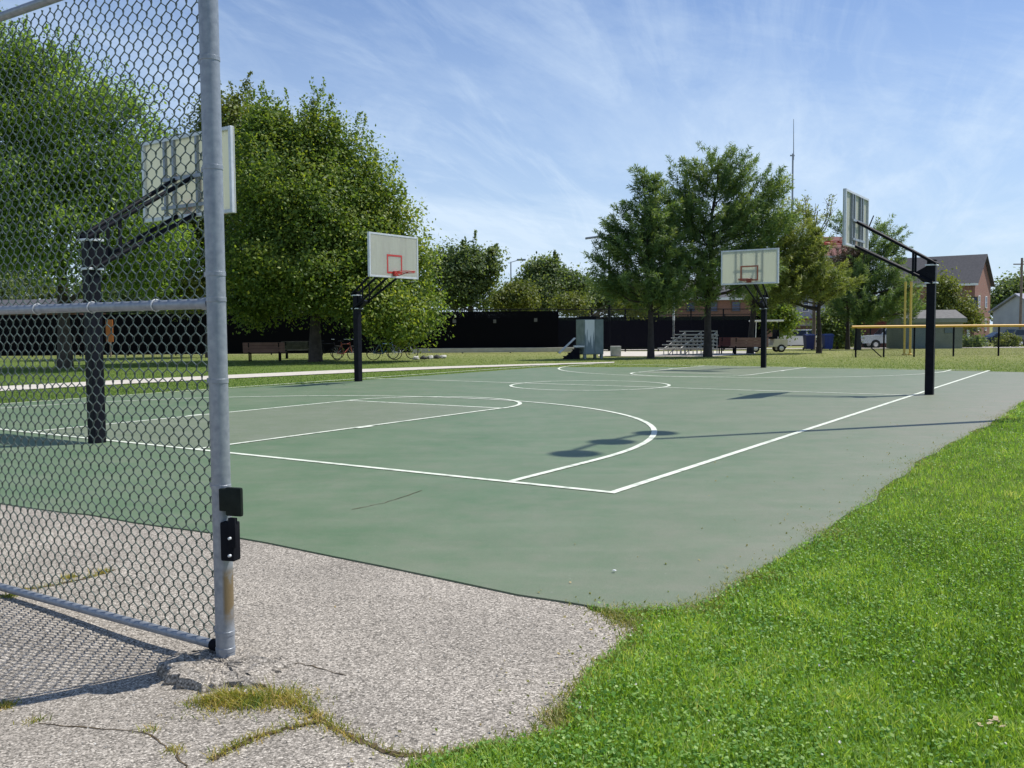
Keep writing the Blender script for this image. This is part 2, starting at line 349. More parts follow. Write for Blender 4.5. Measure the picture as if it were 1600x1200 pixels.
def mesh_mat(name, col, pitch, cover):
    """woven sheet: two sets of diagonal strands with real holes between them"""
    m, n, l, p = newmat(name)
    t = n.new('ShaderNodeTexCoord'); sx = n.new('ShaderNodeSeparateXYZ'); l.new(t.outputs['UV'], sx.inputs[0])
    outs = []
    for sg in (1, -1):
        a = n.new('ShaderNodeMath'); a.operation = 'MULTIPLY_ADD'; l.new(sx.outputs[1], a.inputs[0]); a.inputs[1].default_value = sg; l.new(sx.outputs[0], a.inputs[2])
        d = n.new('ShaderNodeMath'); d.operation = 'MULTIPLY'; l.new(a.outputs[0], d.inputs[0]); d.inputs[1].default_value = 1 / pitch
        fr = n.new('ShaderNodeMath'); fr.operation = 'FRACT'; l.new(d.outputs[0], fr.inputs[0])
        lt = n.new('ShaderNodeMath'); lt.operation = 'LESS_THAN'; l.new(fr.outputs[0], lt.inputs[0]); lt.inputs[1].default_value = cover
        outs.append(lt)
    mxm = n.new('ShaderNodeMath'); mxm.operation = 'MAXIMUM'; l.new(outs[0].outputs[0], mxm.inputs[0]); l.new(outs[1].outputs[0], mxm.inputs[1])
    p.inputs['Base Color'].default_value = col + (1,); p.inputs['Roughness'].default_value = 0.8; p.inputs['Specular IOR Level'].default_value = 0.1
    tr = n.new('ShaderNodeBsdfTransparent'); mx = n.new('ShaderNodeMixShader')
    l.new(mxm.outputs[0], mx.inputs[0]); l.new(tr.outputs[0], mx.inputs[1]); l.new(p.outputs[0], mx.inputs[2])
    l.new(mx.outputs[0], n['Material Output'].inputs[0])
    return m
M['chainmesh'] = mesh_mat('chain_mesh', (0.05, 0.07, 0.06), 0.06, 0.10)
M['windscreen'] = mesh_mat('black_windscreen', (0.003, 0.003, 0.005), 0.02, 0.93)
M['windscreen_thin'] = mesh_mat('thin_windscreen', (0.006, 0.006, 0.012), 0.02, 0.50)

# ------------------------------------------------------------------ mesh builder
class MB:
    def __init__(s): s.v, s.f, s.uv = [], [], None
    def add(s, vs, fs):
        o = len(s.v); s.v += [tuple(v) for v in vs]; s.f += [tuple(i + o for i in f) for f in fs]; return s
    def box(s, c, size, ax=None, bev=0.0):
        c = Vector(c); X, Y, Z = ax if ax else (Vector((1, 0, 0)), Vector((0, 1, 0)), Vector((0, 0, 1)))
        hx, hy, hz = size[0] / 2, size[1] / 2, size[2] / 2
        if bev <= 0:
            vs = [c + X * (a * hx) + Y * (b * hy) + Z * (d * hz) for d in (-1, 1) for a, b in ((-1, -1), (1, -1), (1, 1), (-1, 1))]
            return s.add(vs, [(3, 2, 1, 0), (4, 5, 6, 7), (0, 1, 5, 4), (1, 2, 6, 5), (2, 3, 7, 6), (3, 0, 4, 7)])
        bm = bmesh.new(); bmesh.ops.create_cube(bm, size=1)
        for v in bm.verts: v.co = Vector((v.co.x * size[0], v.co.y * size[1], v.co.z * size[2]))
        bmesh.ops.bevel(bm, geom=bm.edges[:], offset=bev, segments=2, affect='EDGES', profile=0.6)
        bm.verts.index_update()
        s.add([c + X * v.co.x + Y * v.co.y + Z * v.co.z for v in bm.verts], [[v.index for v in f.verts] for f in bm.faces]); bm.free()
        return s
    def tube(s, pts, r, n=8, caps=True, closed=False):
        pts = [Vector(p) for p in pts]; k = len(pts)
        rs = r if isinstance(r, (list, tuple)) else [r] * k
        vs, fs = [], []
        ref = None
        for i, p in enumerate(pts):
            if closed: t = pts[(i + 1) % k] - pts[i - 1]
            else: t = pts[min(i + 1, k - 1)] - pts[max(i - 1, 0)]
            t.normalize()
            if ref is None: ref = Vector((0, 0, 1)) if abs(t.z) < 0.9 else Vector((1, 0, 0))
            a = t.cross(ref); a.normalize(); b = a.cross(t); ref = b
            for j in range(n):
                q = 2 * math.pi * (j + 0.5) / n
                vs.append(p + a * (math.cos(q) * rs[i]) + b * (math.sin(q) * rs[i]))
        for i in range(k if closed else k - 1):
            for j in range(n):
                a, b = i * n + j, i * n + (j + 1) % n
                c, d = ((i + 1) % k) * n + (j + 1) % n, ((i + 1) % k) * n + j
                fs.append((a, d, c, b))
        if caps and not closed:
            fs.append(tuple(range(n))); fs.append(tuple((k - 1) * n + j for j in reversed(range(n))))
        return s.add(vs, fs)
    def prism(s, poly, vec):
        """closed polygon of 3-D points pushed along vec"""
        n = len(poly); a = [Vector(p) for p in poly]; b = [p + Vector(vec) for p in a]
        fs = [tuple(range(n)), tuple(n + i for i in reversed(range(n)))]
        for i in range(n): j = (i + 1) % n; fs.append((i, i + n, j + n, j))
        return s.add(a + b, fs)
    def lathe(s, c, prof, n=16, ax=None):
        c = Vector(c); X, Y, Z = ax if ax else (Vector((1, 0, 0)), Vector((0, 1, 0)), Vector((0, 0, 1)))
        vs = [c + X * (r * math.cos(2 * math.pi * j / n)) + Y * (r * math.sin(2 * math.pi * j / n)) + Z * z for r, z in prof for j in range(n)]
        fs = []
        for i in range(len(prof) - 1):
            for j in range(n): fs.append((i * n + j, i * n + (j + 1) % n, (i + 1) * n + (j + 1) % n, (i + 1) * n + j))
        fs.append(tuple(reversed(range(n)))); fs.append(tuple((len(prof) - 1) * n + j for j in range(n)))
        return s.add(vs, fs)
    def build(s, name, m, parent=None, smooth_=False, fix=True):
        me = bpy.data.meshes.new(name); me.from_pydata(s.v, [], s.f)
        if fix:
            bm = bmesh.new(); bm.from_mesh(me); bmesh.ops.recalc_face_normals(bm, faces=bm.faces); bm.to_mesh(me); bm.free()
        me.materials.append(M[m] if isinstance(m, str) else m)
        if smooth_:
            for p in me.polygons: p.use_smooth = True
            try: me.set_sharp_from_angle(angle=math.radians(40))
            except Exception: pass
        o = bpy.data.objects.new(name, me); COL.objects.link(o)
        if parent:
            o.parent = parent; o.matrix_parent_inverse = world_of(parent).inverted()
        return o
def world_of(o):
    m = o.matrix_basis.copy()
    while o.parent:
        m = o.parent.matrix_basis @ o.matrix_parent_inverse @ m if False else (o.parent.matrix_basis @ (o.matrix_parent_inverse @ m)); o = o.parent
    return m
def tag(o, label=None, cat=None, group=None, kind=None):
    if label: o['label'] = label
    if cat: o['category'] = cat
    if group: o['group'] = group
    if kind: o['kind'] = kind
    return o
def thing(name, loc, label, cat, group=None):
    o = bpy.data.objects.new(name, None); COL.objects.link(o); o.location = loc
    o.empty_display_size = 0.2
    return tag(o, label, cat, group)
def dup(root, loc, rotz=0.0, label=None):
    r = root.copy(); COL.objects.link(r); r.location = loc; r.rotation_euler = (0, 0, rotz)
    if label: r['label'] = label
    def rec(src, dst):
        for ch in list(src.children):
            c = ch.copy(); COL.objects.link(c); c.parent = dst; rec(ch, c)
    rec(root, r); return r
def axes(yaw):
    return (Vector((math.cos(yaw), math.sin(yaw), 0)), Vector((-math.sin(yaw), math.cos(yaw), 0)), Vector((0, 0, 1)))

def np_mesh(name, verts, quads, m, tint=None, parent=None):
    """fast mesh of separate quads: verts (N*4,3)"""
    me = bpy.data.meshes.new(name); nv, nf = len(verts), len(verts) // quads
    me.vertices.add(nv); me.vertices.foreach_set('co', verts.astype(np.float32).ravel())
    me.loops.add(nv); me.loops.foreach_set('vertex_index', np.arange(nv, dtype=np.int32))
    me.polygons.add(nf); me.polygons.foreach_set('loop_start', np.arange(0, nv, quads, dtype=np.int32))
    try: me.polygons.foreach_set('loop_total', np.full(nf, quads, dtype=np.int32))
    except Exception: pass
    me.update(calc_edges=True)
    if tint is not None:
        a = me.attributes.new('tint', 'FLOAT', 'POINT'); a.data.foreach_set('value', np.repeat(tint, quads).astype(np.float32))
    me.materials.append(M[m] if isinstance(m, str) else m)
    o = bpy.data.objects.new(name, me); COL.objects.link(o)
    if parent: o.parent = parent; o.matrix_parent_inverse = world_of(parent).inverted()
    return o

# ------------------------------------------------------------------ the ground, court and paving
def inpoly(P, x, y):
    x, y = np.asarray(x), np.asarray(y); r = np.zeros(x.shape, bool); n = len(P)
    for i in range(n):
        x1, y1 = P[i][:2]; x2, y2 = P[(i + 1) % n][:2]
        if y1 == y2: continue
        c = ((y1 > y) != (y2 > y)) & (x < (x2 - x1) * (y - y1) / (y2 - y1) + x1); r ^= c
    return r
def jag(P, step, amp, seed):
    """subdivide an outline and wobble it a little"""
    rr = random.Random(seed); out = []
    for i in range(len(P)):
        a, b = Vector(P[i][:2]), Vector(P[(i + 1) % len(P)][:2]); n = max(1, int((b - a).length / step)); n = min(n, 400)
        for k in range(n):
            q = a.lerp(b, k / n); w_ = 2.2 * amp * (math.sin(q.x * 3.1 + q.y * 2.3) + 0.7 * math.sin(q.x * 7.7 - q.y * 6.1)) * 0.5; out.append((q.x + w_ + rr.uniform(-amp, amp), q.y - w_ + rr.uniform(-amp, amp)))
    return out
def sheet(name, P, spacing, zoff, m, box=None, wear=None, thick=0.0):
    xs, ys = [p[0] for p in P], [p[1] for p in P]
    bx = box or (min(xs), max(xs), min(ys), max(ys))
    gx, gy = np.meshgrid(np.arange(bx[0], bx[1], spacing), np.arange(bx[2], bx[3], spacing))
    gx, gy = gx.ravel(), gy.ravel(); k = inpoly(P, gx, gy)
    pts = [Vector(p[:2]) for p in P] + [Vector((a, b)) for a, b in zip(gx[k], gy[k])]
    n = len(P)
    v, e, f, *_ = delaunay_2d_cdt(pts, [(i, (i + 1) % n) for i in range(n)], [], 1, 1e-5)
    mb = MB(); mb.v = [(p.x, p.y, terr(p.x, p.y) + zoff) for p in v]; mb.f = [tuple(q) for q in f]
    if thick:
        o = len(mb.v)
        ring = [(p[0], p[1]) for p in P]
        for a, b in ring: mb.v.append((a, b, terr(a, b) + zoff)); mb.v.append((a, b, terr(a, b) + zoff - thick))
        for i in range(n):
            j = (i + 1) % n; mb.f.append((o + 2 * i, o + 2 * i + 1, o + 2 * j + 1, o + 2 * j))
    o = mb.build(name, m, fix=False)
    bm = bmesh.new(); bm.from_mesh(o.data)
    for q in bm.faces:
        q.normal_update()
        if q.normal.z < -0.2: q.normal_flip()
    bm.to_mesh(o.data); bm.free()
    if wear:
        a = o.data.attributes.new('wear', 'FLOAT', 'POINT')
        a.data.foreach_set('value', np.array([wear(q.co.x, q.co.y) for q in o.data.vertices], np.float32))
    tag(o, kind='structure'); return o

# base lawn: one sheet to the horizon
xs = np.unique(np.concatenate([np.linspace(-900, -60, 15), np.linspace(-60, -6, 28), np.linspace(-6, 6, 80), np.linspace(6, 60, 28), np.linspace(60, 900, 15)]))
ys = np.unique(np.concatenate([np.linspace(-60, 0, 10), np.linspace(0, 9, 60), np.linspace(9, 120, 60), np.linspace(120, 1500, 25)]))
mb = MB(); nx, ny = len(xs), len(ys)
mb.v = [(x, y, terr(x, y)) for y in ys for x in xs]
mb.f = [(j * nx + i, j * nx + i + 1, (j + 1) * nx + i + 1, (j + 1) * nx + i) for j in range(ny - 1) for i in range(nx - 1)]
lawn = tag(mb.build('ground', 'ground', fix=False), kind='structure')

g2 = lambda *q: [tuple(G(*p)[:2]) for p in q]
YAW = 0.591
TX, TY = 0.8057 * S, 7.4053 * S
CW, CL, R3, RC, LN = 14.0221 * S, 24.4687 * S, 6.0043 * S, 1.83 * S, 1.7352 * S
BV = Vector((math.sin(YAW), math.cos(YAW), 0)); AV = Vector((-math.cos(YAW), math.sin(YAW), 0))
def ct(a, b): return Vector((TX, TY, 0)) + AV * a + BV * b

COURT_FRONT = g2((-700, 700), (-300, 745), (0, 790), (330, 835), (470, 863), (600, 890), (740, 920), (890, 948), (960, 957), (1070, 957), (1105, 945), (1180, 902), (1290, 832), (1380, 766), (1450, 716), (1560, 656), (1600, 628))
er = ct(-3.35, CL + 0.35)
COURT_BACK = g2((1600, 582.5), (1400, 578.2), (1195, 574.6), (850, 574.5), (560, 595.5), (360, 608))
l1 = Vector(COURT_BACK[-1] + (0,)); COURT_BACK.append(tuple((l1 - BV * 14 + AV * 0.5)[:2])); 
COURT_P = COURT_FRONT + [tuple((Vector(COURT_FRONT[-1] + (0,)) + BV * 7.0)[:2])] + COURT_BACK
COURT_J = jag(COURT_P, 0.25, 0.018, 3)
def wear(x, y):
    # distance to the right-hand edge of the paving and to the front corner
    q = Vector((x, y, 0)) - Vector((TX, TY, 0)); a = q.dot(AV)
    d = a + 3.1
    w = 0.80 * math.exp(-max(0, d) / 1.6) + 0.12
    b = q.dot(BV)
    w += 0.22 * math.exp(-(max(0, a) / 5.0)) * smooth(2, 9, b) + 0.05 * smooth(1, 9, b)
    return w
sheet('basketball_court', COURT_J, 0.45, 0.020, 'court', wear=wear, thick=0.05)
ASPH_P = g2((-700, 690), (-300, 735), (0, 780), (330, 825), (600, 880), (890, 940), (930, 958), (968, 966), (1000, 985), (985, 1012), (945, 1043), (905, 1084), (885, 1112), (872, 1143), (800, 1166), (715, 1186), (640, 1205), (560, 1290)) + [(0.05, 1.2), (0.3, -6), (-14, -6), (-14, 8)]
ASPH_J = jag(ASPH_P, 0.07, 0.014, 5)
sheet('pavement', ASPH_J, 0.12, 0.010, 'asphalt', box=(-6, 1.5, 0.5, 8))
PATH_P = g2((-900, 655), (0, 604.5), (200, 594), (360, 586.5), (560, 577.5), (700, 573), (830, 569.3), (960, 566.0), (960, 567.4), (830, 571.6), (700, 576.3), (560, 582.5), (360, 592), (200, 600.5), (0, 612), (-900, 668))
sheet('concrete_path', PATH_P, 2.0, 0.02, 'concrete')
LOT = [(D(q, 520, y * S).x, y * S) for q, y in ((700, 69), (1215, 69), (1420, 64.0), (1650, 60), (2100, 60), (2100, 79), (1215, 79), (700, 79))]
sheet('parking_lot', LOT, 3.0, 0.03, 'concrete')
PAD = g2((935, 557.2), (1110, 557.6), (1180, 553.5), (1180, 549), (935, 549.5))
sheet('bleacher_pad', PAD, 2.0, 0.025, 'concrete')

# painted markings
LB = MB(); LZ = 0.026
def stripe(pts, w=0.055, closed=False):
    pts = [Vector(p) for p in pts]; k = len(pts); vs = []
    for i, p in enumerate(pts):
        a = pts[(i - 1) % k] if (closed or i > 0) else p; b = pts[(i + 1) % k] if (closed or i < k - 1) else p
        t1 = (p - a).normalized() if (p - a).length > 1e-6 else (b - p).normalized()
        t2 = (b - p).normalized() if (b - p).length > 1e-6 else t1
        t = (t1 + t2).normalized(); nrm = Vector((-t.y, t.x, 0)); sc = 1 / max(0.5, t.dot(t1))
        for sg in (-1, 1): q = p + nrm * (sg * w / 2 * sc); vs.append((q.x, q.y, terr(q.x, q.y) + LZ))
    LB.add(vs, [(2 * i, 2 * i + 1, (2 * ((i + 1) % k)) + 1, 2 * ((i + 1) % k)) for i in range(k if closed else k - 1)])
def seg(a, b, n=24): return [a.lerp(b, i / n) for i in range(n + 1)]
def arcp(a0, b0, r, t0, t1, n=48): return [ct(a0 + r * math.cos(t0 + (t1 - t0) * i / n), b0 + r * math.sin(t0 + (t1 - t0) * i / n)) for i in range(n + 1)]
LWID = 0.078
CLB = CL - 0.95 * S
stripe([ct(0, 0), ct(CW, 0), ct(CW, CLB), ct(0, CLB)], LWID, True)
LZ = 0.0265
stripe(seg(ct(LWID / 2, CL / 2), ct(CW - LWID / 2, CL / 2)), LWID)
LZ = 0.027
stripe(arcp(CW / 2, CL / 2, RC, 0, 2 * math.pi, 72)[:-1], LWID, True)
FT = (5.79 + 0.3) * S; RIM = 1.6 * S
for sgn, b0 in ((1, 0), (-1, CLB)):
    fb = lambda b: b0 + sgn * b
    LZ = 0.0272
    t0, t1 = (0, math.pi) if sgn > 0 else (0, -math.pi)
    rim = RIM if sgn > 0 else RIM - 0.6 * S; ftd = FT if sgn > 0 else FT - 0.9 * S
    stripe([ct(CW / 2 + R3, fb(LWID / 2)), ct(CW / 2 + R3, fb(rim * 0.5))] + arcp(CW / 2, fb(rim), R3, 0, math.pi * sgn, 72) + [ct(CW / 2 - R3, fb(rim * 0.5)), ct(CW / 2 - R3, fb(LWID / 2))], LWID)
    LZ = 0.0276
    for s2 in (-1, 1): stripe(seg(ct(CW / 2 + s2 * LN, fb(LWID / 2)), ct(CW / 2 + s2 * LN, fb(ftd))), LWID)
    LZ = 0.028
    stripe(seg(ct(CW / 2 - LN, fb(ftd)), ct(CW / 2 + LN, fb(ftd))), LWID)
    LZ = 0.0284
    stripe(arcp(CW / 2, fb(ftd), LN + 0.03, t0, t1), LWID)
    LZ = 0.0288
    for s2 in (-1, 1): stripe([ct(CW / 2 + s2 * (LN + 0.05), fb(2.55 * S)), ct(CW / 2 + s2 * (LN + 0.05), fb(2.85 * S))], 0.13)
tag(LB.build('court_markings', 'line', fix=False), kind='structure')
for bb in (0, 1):
    q = [ct(CW / 2 + s2 * LN, (CLB - v) if bb else v) for s2, v in ((-1, 0.0), (1, 0.0), (1, FT - bb * 0.9 * S), (-1, FT - bb * 0.9 * S))]
    sheet('key_paint', [tuple(p[:2]) for p in q], 0.5, 0.0235, 'key', wear=lambda x, y: 0.1)

# cracks in the paving
CR = MB()
def crack(pix, w, z=0.0125):
    rr = random.Random(int(pix[0][0])); pts = []
    P = [G(*p) for p in pix]
    for i in range(len(P) - 1):
        for k in range(8): pts.append(P[i].lerp(P[i + 1], k / 8))
    pts.append(P[-1]); vs = []
    for i, p in enumerate(pts):
        a, b = pts[max(i - 1, 0)], pts[min(i + 1, len(pts) - 1)]; t = (b - a).normalized(); nn = Vector((-t.y, t.x, 0))
        ww = w * rr.uniform(0.35, 1.0); j = nn * rr.uniform(-0.008, 0.008)
        for sg in (-1, 1): q = p + j + nn * sg * ww / 2; vs.append((q.x, q.y, terr(q.x, q.y) + z))
    CR.add(vs, [(2 * i, 2 * i + 1, 2 * i + 3, 2 * i + 2) for i in range(len(pts) - 1)])
CRACKS = [((330, 1192), (390, 1160), (450, 1143), (500, 1132)), ((440, 1090), (478, 1110), (505, 1133), (560, 1162), (620, 1185), (690, 1184), (780, 1168)), ((0, 925), (60, 922), (120, 910), (182, 893))]
for c in CRACKS: crack(c, 0.035)
crack(((60, 1135), (230, 1150), (275, 1182), (300, 1215)), 0.010, 0.0122); crack(((430, 1045), (470, 1040), (540, 1060)), 0.008, 0.0124); crack(((550, 800), (600, 790), (660, 770)), 0.012, 0.0235)
tag(CR.build('pavement_cracks', 'soil', fix=False), kind='structure')

# ------------------------------------------------------------------ near fence
PB = G(353, 1037)
ang = math.radians(57.0)
FD = Vector((-math.sin(ang), math.cos(ang), 0)); FN = Vector((FD.y, -FD.x, 0))
fence = thing('chain_link_fence', PB, 'tall galvanised chain-link fence with round end post at the paving edge', 'fence')
FZ = dict(bot=0.050, mid=1.590, top=3.125); FLEN = 3.5
def fp(s, z, o=0.0): return PB + FD * s + FN * o + Vector((0, 0, z - PB.z))
def postmat():
    m = M['galv'].copy(); m.name = 'end_post_steel'; n, l = m.node_tree.nodes, m.node_tree.links; p = n['Principled BSDF']
    t = n.new('ShaderNodeTexCoord'); sx = n.new('ShaderNodeSeparateXYZ'); l.new(t.outputs['Object'], sx.inputs[0])
    z = n.new('ShaderNodeTexNoise'); l.new(t.outputs['Object'], z.inputs['Vector']); z.inputs['Scale'].default_value = 18; z.inputs['Detail'].default_value = 6
    z1 = n.new('ShaderNodeMapRange'); l.new(sx.outputs[2], z1.inputs[0]); z1.interpolation_type = 'SMOOTHSTEP'; z1.inputs[1].default_value, z1.inputs[2].default_value = 0.46, 0.40
    z2 = n.new('ShaderNodeMapRange'); l.new(sx.outputs[2], z2.inputs[0]); z2.interpolation_type = 'SMOOTHSTEP'; z2.inputs[1].default_value, z2.inputs[2].default_value = 0.16, 0.26
    a = n.new('ShaderNodeMath'); a.operation = 'MULTIPLY'; l.new(z1.outputs[0], a.inputs[0]); l.new(z2.outputs[0], a.inputs[1])
    zn = n.new('ShaderNodeMapRange'); l.new(z.outputs[0], zn.inputs[0]); zn.inputs[1].default_value, zn.inputs[2].default_value = 0.25, 0.45
    b0 = n.new('ShaderNodeMath'); b0.operation = 'MULTIPLY'; l.new(a.outputs[0], b0.inputs[0]); l.new(zn.outputs[0], b0.inputs[1])
    xm = n.new('ShaderNodeMapRange'); l.new(sx.outputs[0], xm.inputs[0]); xm.inputs[1].default_value, xm.inputs[2].default_value = 0.004, 0.016
    b = n.new('ShaderNodeMath'); b.operation = 'MULTIPLY'; l.new(b0.outputs[0], b.inputs[0]); l.new(xm.outputs[0], b.inputs[1])
    old = p.inputs['Base Color'].links[0].from_socket
    mx = n.new('ShaderNodeMix'); mx.data_type = 'RGBA'; l.new(b.outputs[0], mx.inputs[0]); l.new(old, mx.inputs[6]); mx.inputs[7].default_value = (0.22, 0.16, 0.085, 1)
    l.new(mx.outputs[2], p.inputs['Base Color']); return m
M['postmat'] = postmat()
o = MB().tube([(0, 0, -0.12), (0, 0, 0.8), (0, 0, 1.6), (0, 0, 2.4), (0, 0, 3.2)], 0.0415, 28).build('end_post', 'postmat', None, True)
o.parent = fence
capm = MB().lathe(PB + Vector((0, 0, 3.2)), [(0.046, -0.02), (0.046, 0.01), (0.038, 0.035), (0.015, 0.05)], 20).build('post_cap', 'galv', fence, True)
MB().tube([fp(FLEN, -0.1), fp(FLEN, 3.18)], 0.033, 20).build('line_post', 'galv', fence, True)
MB().tube([fp(0.045, FZ['top']), fp(FLEN, FZ['top'])], 0.0225, 16).build('top_rail', 'galv', fence, True)
MB().tube([fp(0.045, FZ['mid']), fp(FLEN, FZ['mid'])], 0.0235, 16).build('middle_rail', 'galv', fence, True)
MB().tube([fp(0.055, FZ['bot']), fp(FLEN, FZ['bot'])], 0.021, 16).build('bottom_rail', 'galv', fence, True)
MB().tube([fp(0.04, FZ['bot']), fp(0.085, FZ['bot'])], 0.027, 14).build('rail_cup', 'black_dull', fence, True)
MB().tube([fp(0.04, FZ['mid']), fp(0.085, FZ['mid'])], 0.028, 14).build('rail_cup', 'galv', fence, True)
MB().tube([fp(0.04, FZ['top']), fp(0.085, FZ['top'])], 0.027, 14).build('rail_cup', 'galv', fence, True)
MB().box(fp(0.060, 1.6, 0.018), (0.006, 0.018, 3.02), (FD, FN, Vector((0, 0, 1)))).build('tension_bar', 'galv', fence)
for py in (92, 262, 428, 468, 595, 760, 985, 1012):
    z = D(340, py, PB.y).z
    if py > 900: z = PB.z + (1037 - py) / 360.0
    b = MB()
    b.lathe(PB + Vector((0, 0, z - PB.z)), [(0.0425, -0.010), (0.0436, -0.009), (0.0436, 0.009), (0.0425, 0.010)], 24)
    b.box(fp(0.058, z, 0.004), (0.036, 0.010, 0.022), (FD, FN, Vector((0, 0, 1))))
    b.build('tension_band', 'galv', fence, True)
for s_ in (0.42, 0.92, 1.40, 1.95, 2.5, 3.0):
    MB().tube([fp(s_, FZ['mid']) + FN * (0.027 * math.cos(q)) + Vector((0, 0, 0.027 * math.sin(q))) for q in np.linspace(0, 2 * math.pi, 12)[:-1]], 0.0035, 6, closed=True).build('tie_wire', 'alu', fence, True)
def chain(w, hh, r, s0, s1, z0, z1):
    segs_z, fl = [], []
    hw, hz_ = w / 2, hh / 2; kn = 0.010
    nr = int((z1 - z0) / hz_); cols = int((s1 - s0) / hw)
    V, Fc = [], []
    for c in range(cols):
        pts = []
        for j in range(nr + 1):
            side = (c + j) % 2
            s = s0 + (c + side) * hw + (0.0016 if side == 0 else -0.0016) * -1
            z = z0 + j * hz_; o = 0.0028 if side else -0.0028
            for dz, oo in ((-kn, o), (kn, -o)):
                pts.append(fp(s, z + dz, oo + 0.018))
        n = 4; base = len(V)
        for i, p in enumerate(pts):
            t = (pts[min(i + 1, len(pts) - 1)] - pts[max(i - 1, 0)]).normalized()
            a = FN; b = t.cross(a).normalized()
            for q in range(n):
                th = math.pi / 4 + q * math.pi / 2
                V.append(p + a * (r * math.cos(th)) + b * (r * math.sin(th)))
        for i in range(len(pts) - 1):
            for q in range(n):
                Fc.append((base + i * n + q, base + i * n + (q + 1) % n, base + (i + 1) * n + (q + 1) % n, base + (i + 1) * n + q))
    m = MB(); m.v = [tuple(v) for v in V]; m.f = Fc; return m
chain(0.070, 0.085, 0.0029, 0.062, FLEN - 0.03, FZ['bot'] + 0.02, FZ['top'] - 0.005).build('wire_mesh', 'wire', fence, True, fix=False)
# gate latch bolted to the post (right side)
AX = (Vector((1, 0, 0)), Vector((0, 1, 0)), Vector((0, 0, 1)))
yl = math.radians(-18); AL = axes(yl)
def lp(px, py, dy=0.0): return D(px, py, PB.y - 0.03 + dy)
lat = MB(); lat.box(lp(360, 845, -0.02), (0.068, 0.055, 0.172), AL, 0.008); lat.box(lp(364, 832, -0.055), (0.036, 0.02, 0.13), AL, 0.004)
lo_ = lat.build('gate_latch', 'black_dull', fence, True)
kp = MB(); kp.box(lp(366, 784, -0.035), (0.082, 0.022, 0.128), AL, 0.010); kp.box(lp(356, 780, -0.01), (0.06, 0.05, 0.10), AL, 0.006)
kp.build('latch_keeper', mat('latch_green_black', (0.008, 0.013, 0.010), (0.014, 0.02, 0.016), 20, 0.6, spec=0.15), lo_, True)
for py in (841, 868):
    MB().lathe(lp(360, py, -0.075), [(0.0065, 0), (0.006, 0.012), (0.003, 0.014)], 10, (AL[0], Vector((0, 0, 1)), -AL[1])).build('bolt', 'alu', lo_, True)

# broken footing round the post
ft = MB(); rr = random.Random(11); n = 40
pix = [(246, 1056), (272, 1036), (305, 1030), (338, 1016), (392, 1016), (420, 1034), (462, 1042), (432, 1056), (410, 1082), (352, 1078), (318, 1088), (262, 1072)]
P2 = [G(*p) for p in pix]; out = []
for i in range(len(P2)):
    for k in range(5): q = P2[i].lerp(P2[(i + 1) % len(P2)], k / 5); out.append(Vector((q.x + rr.uniform(-.022, .022), q.y + rr.uniform(-.016, .016), 0)))
cen = sum(out, Vector()) / len(out); vs = []; R = len(out); levels = [(1.0, -0.13), (1.01, -0.02), (0.96, 0.010), (0.8, 0.018), (0.65, 0.024), (0.5, 0.018), (0.35, 0.022), (0.22, 0.018), (0.1, 0.016)]
for f_, z in levels:
    for q in out: w_ = cen.lerp(q, f_); vs.append((w_.x + rr.uniform(-.004, .004), w_.y + rr.uniform(-.004, .004), z + rr.uniform(-.007, .007)))
vs.append((cen.x, cen.y, 0.014)); fs = []
for l_ in range(len(levels) - 1):
    for j in range(R): fs.append((l_ * R + j, l_ * R + (j + 1) % R, (l_ + 1) * R + (j + 1) % R, (l_ + 1) * R + j))
for j in range(R): fs.append(((len(levels) - 1) * R + j, (len(levels) - 1) * R + (j + 1) % R, len(vs) - 1))
ft.add(vs, fs); fo = ft.build('post_footing', 'asphalt')
tag(fo, 'crumbling concrete footing around the base of the fence post', 'footing')

